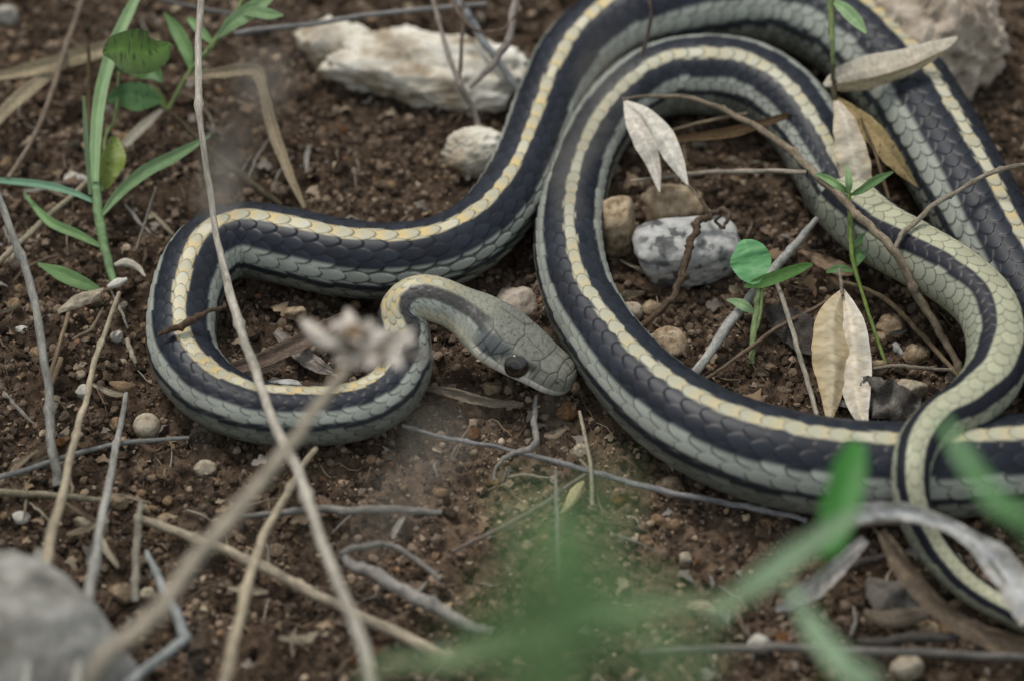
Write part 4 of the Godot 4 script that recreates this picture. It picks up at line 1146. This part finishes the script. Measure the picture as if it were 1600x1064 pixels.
	strap("pale_leaf", "pale folded leaf blade left of the curled leaf, pointing down left", "dry leaf", [[1352, 840, 22, 16], [1300, 890, 15, 34], [1250, 930, 9, 34], [1212, 952, 5, 10]], Color(0.45, 0.42, 0.4), 105, M.paper, {"fold": 0.5, "tilt": -15, "wave": 0.3})
	strap("dead_leaf", "grey dead leaf lying below the curled leaf at the lower right", "dry leaf", [[1355, 905, 4, 12], [1385, 930, 6, 60], [1420, 945, 5, 56], [1450, 952, 3, 14]], Color(0.17, 0.15, 0.13), 106, M.dry, {"wave": 0.4, "curl": 0.4})
	stalk("dark_twig", "dark twig lying under the curled leaf at the lower right", "twig", [[1290, 890, 6, 12], [1340, 880, 6, 12], [1395, 866, 5, 9]], Color(0.09, 0.075, 0.065), 107, 0.2)
	stalk("dark_twig", "dark twig lying level near the bottom right corner", "twig", [[1340, 1004, 4, 14], [1420, 1000, 4, 17], [1500, 992, 4, 14]], Color(0.1, 0.09, 0.08), 108, 0.2)
	stalk("grey_straw", "grey blurred straw along the bottom edge on the right", "straw", [[1000, 1020, 8, 12], [1200, 1012, 9, 14], [1420, 1020, 8, 14], [1620, 1024, 8, 12]], Color(0.2, 0.18, 0.16), 109, 0.16)
	strap("dry_scrap", "brown scrap of dry leaf below the grey dead leaf", "dry leaf", [[1350, 955, 3, 10], [1385, 968, 4, 28], [1430, 962, 4, 26], [1470, 952, 3, 8]], Color(0.24, 0.19, 0.14), 110, M.dry, {"curl": 0.5})

# ---------------------------------------------------------------- green plants
func build_green() -> void:
	var g := Color(0.17, 0.29, 0.115)
	var gl := Color(0.24, 0.36, 0.175)
	var gd := Color(0.085, 0.16, 0.03)
	var stem := Color(0.23, 0.29, 0.12)
	var t := thing("grass_plant", "tall green grass plant with long narrow blades at the upper left", "grass", at(178, 440, 0))
	obj("stem", stalk_mesh([[178, 442, 1, 12], [163, 390, 6, 15], [153, 330, 12, 16], [148, 270, 17, 14], [150, 220, 21, 10]], gl, 120, 8, 0.06), M.green, t)
	obj("blade", blade_mesh([[148, 285, 17, 11], [149, 215, 22, 18], [158, 140, 27, 20], [178, 70, 32, 20], [205, 10, 36, 16], [225, -30, 39, 10]], gl, 121, {"ragged": 0.05, "fold": 0.3}), M.green, t)
	obj("blade", blade_mesh([[158, 336, 12, 6], [185, 302, 15, 16], [225, 268, 18, 20], [275, 242, 19, 18], [328, 212, 20, 3]], gl, 122, {"ragged": 0.05, "fold": 0.35, "tilt": 15}), M.green, t)
	obj("blade", blade_mesh([[152, 318, 13, 6], [110, 300, 14, 10], [60, 288, 13, 12], [-15, 281, 11, 8]], Color(0.2, 0.36, 0.24), 123, {"ragged": 0.05, "fold": 0.3}), M.green, t)
	obj("blade", blade_mesh([[158, 386, 6, 5], [120, 366, 7, 14], [75, 345, 7, 14], [36, 302, 6, 3]], g, 124, {"ragged": 0.05, "fold": 0.3}), M.green, t)
	obj("blade", blade_mesh([[155, 452, 3, 5], [130, 443, 4, 20], [95, 428, 5, 22], [58, 412, 5, 3]], g, 125, {"ragged": 0.05, "fold": 0.2}), M.green, t)
	obj("blade", blade_mesh([[140, 305, 15, 5], [134, 220, 20, 8], [130, 150, 24, 4]], Color(0.07, 0.13, 0.05), 126, {"ragged": 0.05, "fold": 0.3}), M.green, t)
	var h := thing("leafy_herb", "herb with spotted round dark leaves twined round the grass stem", "herb", at(165, 300, 0))
	obj("stem", stalk_mesh([[160, 300, 8, 6], [164, 220, 14, 6], [180, 180, 18, 6], [185, 110, 24, 5]], stem, 127, 7), M.green, h)
	obj("leaf", blade_mesh([[160, 84, 42, 6], [178, 78, 43, 46], [206, 80, 43, 72], [238, 82, 42, 60], [266, 68, 41, 6]], gd, 128, {"ragged": 0.05, "fold": 0.12, "spots": 0.2, "wave": 0.04, "edge": Color(0.05, 0.09, 0.02), "tilt": -8}), M.green, h)
	obj("leaf", blade_mesh([[180, 108, 27, 8], [205, 102, 27, 34], [235, 110, 26, 34], [252, 128, 25, 4]], Color(0.08, 0.17, 0.05), 129, {"ragged": 0.08, "spots": 0.1}), M.green, h)
	obj("leaf", blade_mesh([[168, 158, 20, 8], [190, 150, 21, 36], [220, 152, 21, 44], [252, 158, 20, 8]], Color(0.08, 0.17, 0.06), 130, {"ragged": 0.05, "fold": 0.15, "spots": 0.06}), M.green, h)
	obj("leaf", blade_mesh([[166, 296, 11, 6], [168, 272, 13, 34], [176, 248, 15, 40], [178, 224, 16, 20], [172, 214, 16, 4]], Color(0.2, 0.26, 0.05), 131, {"ragged": 0.05, "fold": 0.15, "spots": 0.14}), M.green, h)
	var k := thing("young_herb", "pale green herb with narrow leaves rising to the top edge", "herb", at(262, 170, 12))
	obj("stem", stalk_mesh([[262, 170, 12, 6], [285, 130, 18, 8], [310, 95, 24, 9], [338, 62, 30, 10], [365, 25, 36, 9], [390, -20, 42, 8]], stem, 132, 8), M.green, k)
	obj("leaf", blade_mesh([[296, 108, 21, 4], [293, 80, 24, 22], [275, 45, 26, 20], [256, 20, 28, 3]], g, 133, {"ragged": 0.05, "fold": 0.3, "tilt": -20}), M.green, k)
	obj("leaf", blade_mesh([[334, 68, 29, 5], [318, 54, 30, 14], [302, 36, 31, 13], [292, 28, 31, 3]], g, 134, {"ragged": 0.05, "fold": 0.3}), M.green, k)
	obj("leaf", blade_mesh([[300, 114, 21, 4], [320, 112, 22, 10], [352, 122, 22, 3]], stem, 135, {}), M.green, k)
	obj("leaf", blade_mesh([[340, 58, 32, 5], [362, 36, 36, 22], [395, 14, 39, 26], [430, -10, 41, 8]], gl, 136, {"ragged": 0.05, "fold": 0.3}), M.green, k)
	obj("leaf", blade_mesh([[368, 22, 37, 5], [395, 18, 40, 16], [420, 22, 41, 18], [442, 24, 41, 3]], gl, 137, {"ragged": 0.05, "fold": 0.2}), M.green, k)
	obj("leaf", blade_mesh([[262, 172, 12, 3], [248, 152, 14, 14], [234, 132, 15, 4]], Color(0.12, 0.17, 0.05), 138, {}), M.green, k)
	# seedling inside the right coil
	var s := thing("seedling", "small green seedling with a round toothed leaf inside the right coil", "seedling", at(1175, 566, 0))
	obj("stem", stalk_mesh([[1174, 568, 0, 10], [1177, 530, 4, 10], [1182, 490, 8, 10], [1184, 458, 12, 9], [1178, 435, 14, 5]], Color(0.26, 0.33, 0.15), 140, 9, 0.08), M.green, s)
	obj("stem", stalk_mesh([[1180, 520, 5, 7], [1189, 490, 8, 7], [1190, 455, 12, 7], [1200, 440, 13, 4]], Color(0.24, 0.32, 0.13), 141, 8, 0.08), M.green, s)
	obj("leaf", blade_mesh([[1182, 444, 15, 10], [1178, 430, 16, 48], [1174, 412, 17, 64], [1170, 394, 19, 56], [1164, 380, 20, 26], [1162, 375, 20, 4]], Color(0.13, 0.34, 0.14), 142, {"ragged": 0.05, "fold": 0.1, "wave": 0.06, "vein": 0.12, "streak": 0.05, "serrate": 0.1, "per": 10, "m": 11}), M.green, s)
	obj("leaf", blade_mesh([[1163, 448, 14, 4], [1190, 440, 15, 20], [1225, 428, 16, 20], [1252, 418, 16, 15], [1270, 413, 16, 4]], Color(0.18, 0.36, 0.1), 143, {"ragged": 0.05, "fold": 0.3, "tilt": 20}), M.green, s)
	obj("leaf", blade_mesh([[1180, 490, 8, 4], [1165, 479, 10, 16], [1150, 472, 10, 12], [1136, 469, 10, 3]], Color(0.26, 0.38, 0.2), 144, {"ragged": 0.05, "fold": 0.2}), M.green, s)
	# second herb, in front of the pods
	var p := thing("slender_seedling", "slender green seedling with narrow leaves standing above the pod pair", "seedling", at(1385, 570, 0))
	obj("stem", stalk_mesh([[1385, 568, 0, 6], [1368, 520, 4, 6], [1352, 470, 8, 6], [1338, 425, 13, 7], [1330, 380, 18, 8], [1328, 330, 23, 8], [1326, 295, 27, 7]], Color(0.22, 0.3, 0.08), 145, 8, 0.08), M.green, p)
	obj("leaf", blade_mesh([[1328, 302, 26, 4], [1312, 292, 28, 12], [1294, 280, 28, 12], [1274, 272, 28, 3]], g, 146, {"ragged": 0.05, "fold": 0.3}), M.green, p)
	obj("leaf", blade_mesh([[1330, 305, 26, 4], [1348, 296, 28, 12], [1370, 281, 29, 14], [1396, 269, 29, 3]], g, 147, {"ragged": 0.05, "fold": 0.3, "tilt": 15}), M.green, p)
	obj("leaf", blade_mesh([[1327, 302, 27, 4], [1327, 285, 30, 12], [1324, 258, 32, 4]], gl, 148, {"ragged": 0.05, "fold": 0.3}), M.green, p)
	obj("leaf", blade_mesh([[1334, 386, 17, 4], [1350, 374, 19, 18], [1378, 372, 20, 20], [1407, 372, 20, 3]], g, 149, {"ragged": 0.05, "fold": 0.25, "tilt": 10}), M.green, p)
	obj("leaf", blade_mesh([[1336, 420, 13, 4], [1342, 400, 15, 24], [1352, 385, 16, 20], [1362, 376, 17, 4]], Color(0.1, 0.22, 0.07), 150, {"ragged": 0.05, "fold": 0.2, "tilt": -20}), M.green, p)
	obj("leaf", blade_mesh([[1335, 424, 13, 3], [1318, 420, 14, 12], [1305, 421, 14, 12], [1292, 426, 13, 3]], g, 151, {"ragged": 0.05, "fold": 0.2}), M.green, p)
	var q := thing("hanging_shoot", "green shoot with one leaf hanging in from the top edge over the right coil", "herb", at(1300, 0, 40))
	obj("stem", stalk_mesh([[1297, -30, 50, 12], [1299, 20, 44, 11], [1301, 70, 38, 8], [1302, 100, 33, 6]], Color(0.24, 0.3, 0.13), 152, 8, 0.08), M.green, q)
	obj("leaf", blade_mesh([[1302, 2, 46, 4], [1318, 12, 47, 18], [1338, 32, 46, 20], [1354, 52, 45, 4]], gl, 153, {"ragged": 0.05, "fold": 0.25}), M.green, q)
	# blurred grass close to the lens
	strap("tall_grass", "blurred dark green upright grass blade near the lens, before the lower coil", "grass blade", [[1340, 690, 120, 26], [1326, 740, 120, 54], [1310, 800, 118, 58], [1298, 850, 116, 40], [1287, 890, 112, 8], [1284, 1080, 64, 5], [1282, 1370, 0, 5]], Color(0.05, 0.2, 0.035), 160, M.green, {"ragged": 0.05, "fold": 0.3})
	strap("tall_grass", "blurred pale green grass blade reaching down left before the curled leaf", "grass blade", [[1345, 795, 140, 14], [1270, 845, 148, 34], [1200, 895, 156, 38], [1135, 948, 160, 22], [1105, 1010, 150, 7], [1095, 1220, 100, 5], [1090, 1640, 0, 5]], Color(0.3, 0.42, 0.26), 161, M.green, {"ragged": 0.05, "fold": 0.25})
	strap("tall_grass", "blurred green grass blade at the right edge before the lower coil", "grass blade", [[1470, 650, 190, 10], [1515, 725, 190, 26], [1560, 785, 188, 30], [1625, 860, 185, 26], [1690, 1240, 100, 12], [1700, 1700, 0, 8]], Color(0.14, 0.3, 0.12), 162, M.green, {"ragged": 0.05, "fold": 0.25})
	strap("tall_grass", "blurred grey green grass blade at the bottom, right of the white pebble", "grass blade", [[1235, 915, 140, 14], [1270, 980, 144, 32], [1320, 1040, 148, 40], [1370, 1100, 150, 36], [1420, 1370, 80, 16], [1440, 1700, 0, 10]], Color(0.24, 0.34, 0.22), 163, M.green, {"ragged": 0.05, "fold": 0.25})
	strap("tall_grass", "blurred yellow green grass blade low at the bottom edge", "grass blade", [[440, 1780, 0, 6], [500, 1350, 100, 8], [560, 1070, 170, 12], [700, 1030, 174, 28], [820, 1000, 176, 30], [960, 960, 178, 28], [1180, 930, 170, 12]], Color(0.3, 0.38, 0.2), 164, M.green, {"ragged": 0.05, "fold": 0.25})
	var z := thing("near_grass_tuft", "tuft of green grass blades blurred close to the lens at the bottom centre", "grass", at(870, 2500, 0))
	for b in [
		[[870, 2500, 0, 8], [860, 1090, 335, 17], [880, 980, 350, 35], [920, 860, 365, 46], [960, 740, 375, 13]], [[855, 2500, 0, 8], [830, 1080, 345, 21], [850, 960, 357, 42], [845, 860, 365, 42], [810, 760, 371, 10]], [[880, 2500, 0, 8], [880, 1080, 340, 21], [930, 990, 353, 42], [990, 930, 361, 35], [1050, 960, 361, 10]],
		[[865, 2500, 0, 8], [850, 1080, 340, 17], [890, 960, 355, 42], [905, 880, 363, 38], [890, 780, 371, 10]], [[840, 2500, 0, 8], [800, 1090, 325, 21], [760, 1030, 333, 31], [700, 980, 339, 10]], [[890, 2500, 0, 8], [900, 1090, 325, 21], [1020, 1050, 329, 31], [1120, 1000, 333, 10]]]:
		obj("blade", blade_mesh(b, Color(0.34, 0.56, 0.26), 170, {"ragged": 0.05, "fold": 0.25}), M.green, z)

# ---------------------------------------------------------------- a small snail shell
func build_shell() -> void:
	var c := at(906, 706, 3.2)
	var P := PackedVector3Array()
	var K := PackedColorArray()
	var n := 90
	var ax := Vector3(0.25, 0.7, 0.67).normalized()
	var e1 := ax.cross(Vector3.UP).normalized()
	var e2 := e1.cross(ax)
	for i in n + 1:
		var f := float(i) / n
		var a := f * TAU * 2.6
		var r := 17.0 * PX * pow(0.48, (1.0 - f) * 2.6)
		var tube := r * 0.44
		var dir := e1 * cos(a) + e2 * sin(a)
		var mid := c + dir * (r - tube) + ax * ((1.0 - f) * 6.0 * PX)
		for j in 14:
			var b := TAU * j / 14.0
			P.append(mid + (dir * cos(b) + ax * sin(b)) * tube)
			K.append(tint(Color(0.34, 0.26, 0.17).lerp(Color(0.55, 0.48, 0.36), 0.5 + 0.5 * sin(a * 9.0)), 1.0 - 0.3 * f))
	var m := mat(Color.WHITE, 0.45, 0.4)
	m.vertex_color_use_as_albedo = true
	tag(obj("snail_shell", grid_mesh(P, K, n + 1, 14, true, true, false), m), "tiny coiled brown snail shell on the soil below the snout", "snail shell")

func _ready() -> void:
	var el := deg_to_rad(ELEV)
	var target := Vector3(0.0, 0.006, 0.0)
	eye = target + Vector3(0, sin(el), cos(el)) * DIST
	fwd = (target - eye).normalized()
	right = Vector3.RIGHT
	upv = right.cross(fwd)
	var cam := Camera3D.new()
	cam.name = "camera"
	cam.keep_aspect = Camera3D.KEEP_HEIGHT
	var attr := CameraAttributesPhysical.new()
	attr.frustum_focal_length = 100.0
	attr.frustum_focus_distance = 0.948
	attr.exposure_aperture = 5.0
	attr.frustum_near = 0.02
	attr.frustum_far = 200.0
	cam.attributes = attr
	add_child(cam)
	cam.look_at_from_position(eye, target, Vector3.UP)
	cam.near = 0.02
	cam.far = 200.0
	cam.fov = rad_to_deg(2.0 * atan(532.0 * PX / DIST))
	cam.current = true
	var env := Environment.new()
	env.background_mode = Environment.BG_SKY
	var sm := ProceduralSkyMaterial.new()
	sm.sky_top_color = Color(0.84, 0.87, 0.89)
	sm.sky_horizon_color = Color(0.62, 0.66, 0.68)
	sm.sky_curve = 0.3
	sm.ground_bottom_color = Color(0.2, 0.19, 0.17)
	sm.ground_horizon_color = Color(0.45, 0.46, 0.45)
	sm.sky_energy_multiplier = 0.8
	var sky := Sky.new()
	sky.sky_material = sm
	env.sky = sky
	env.tonemap_mode = Environment.TONE_MAPPER_LINEAR
	env.tonemap_exposure = 1.5
	env.sdfgi_enabled = true
	env.ssao_enabled = true
	env.ssil_enabled = true
	var we := WorldEnvironment.new()
	we.name = "world"
	we.environment = env
	add_child(we)
	var sun := DirectionalLight3D.new()
	sun.name = "sun"
	sun.light_energy = 0.5
	sun.light_angular_distance = 15.0
	sun.light_color = Color(1.0, 0.98, 0.95)
	sun.shadow_enabled = true
	add_child(sun)
	sun.look_at_from_position(Vector3(-0.3, 1.0, -0.45), Vector3.ZERO, Vector3.UP)

	n_low.frequency = 0.018
	n_low.seed = 1
	n_mid.frequency = 0.09
	n_mid.seed = 2
	n_fine.frequency = 0.3
	n_fine.seed = 3
	n3.frequency = 0.05
	n3.seed = 4
	n3.fractal_octaves = 3
	make_materials()
	build_ground()
	scatter("soil_crumbs", 150000, 500, 0.00018, 0.0016, [Color(0.055, 0.039, 0.029), Color(0.085, 0.061, 0.045), Color(0.115, 0.084, 0.06), Color(0.035, 0.027, 0.021), Color(0.15, 0.11, 0.08), Color(0.2, 0.15, 0.11)], -0.45)
	scatter("grit", 9000, 600, 0.0003, 0.0013, [Color(0.24, 0.17, 0.11), Color(0.3, 0.23, 0.16), Color(0.19, 0.11, 0.065), Color(0.32, 0.26, 0.19)], -0.1)
	build_clods()
	build_litter()
	build_stones()
	build_snake()
	build_dry()
	build_pods()
	build_green()
	build_shell()
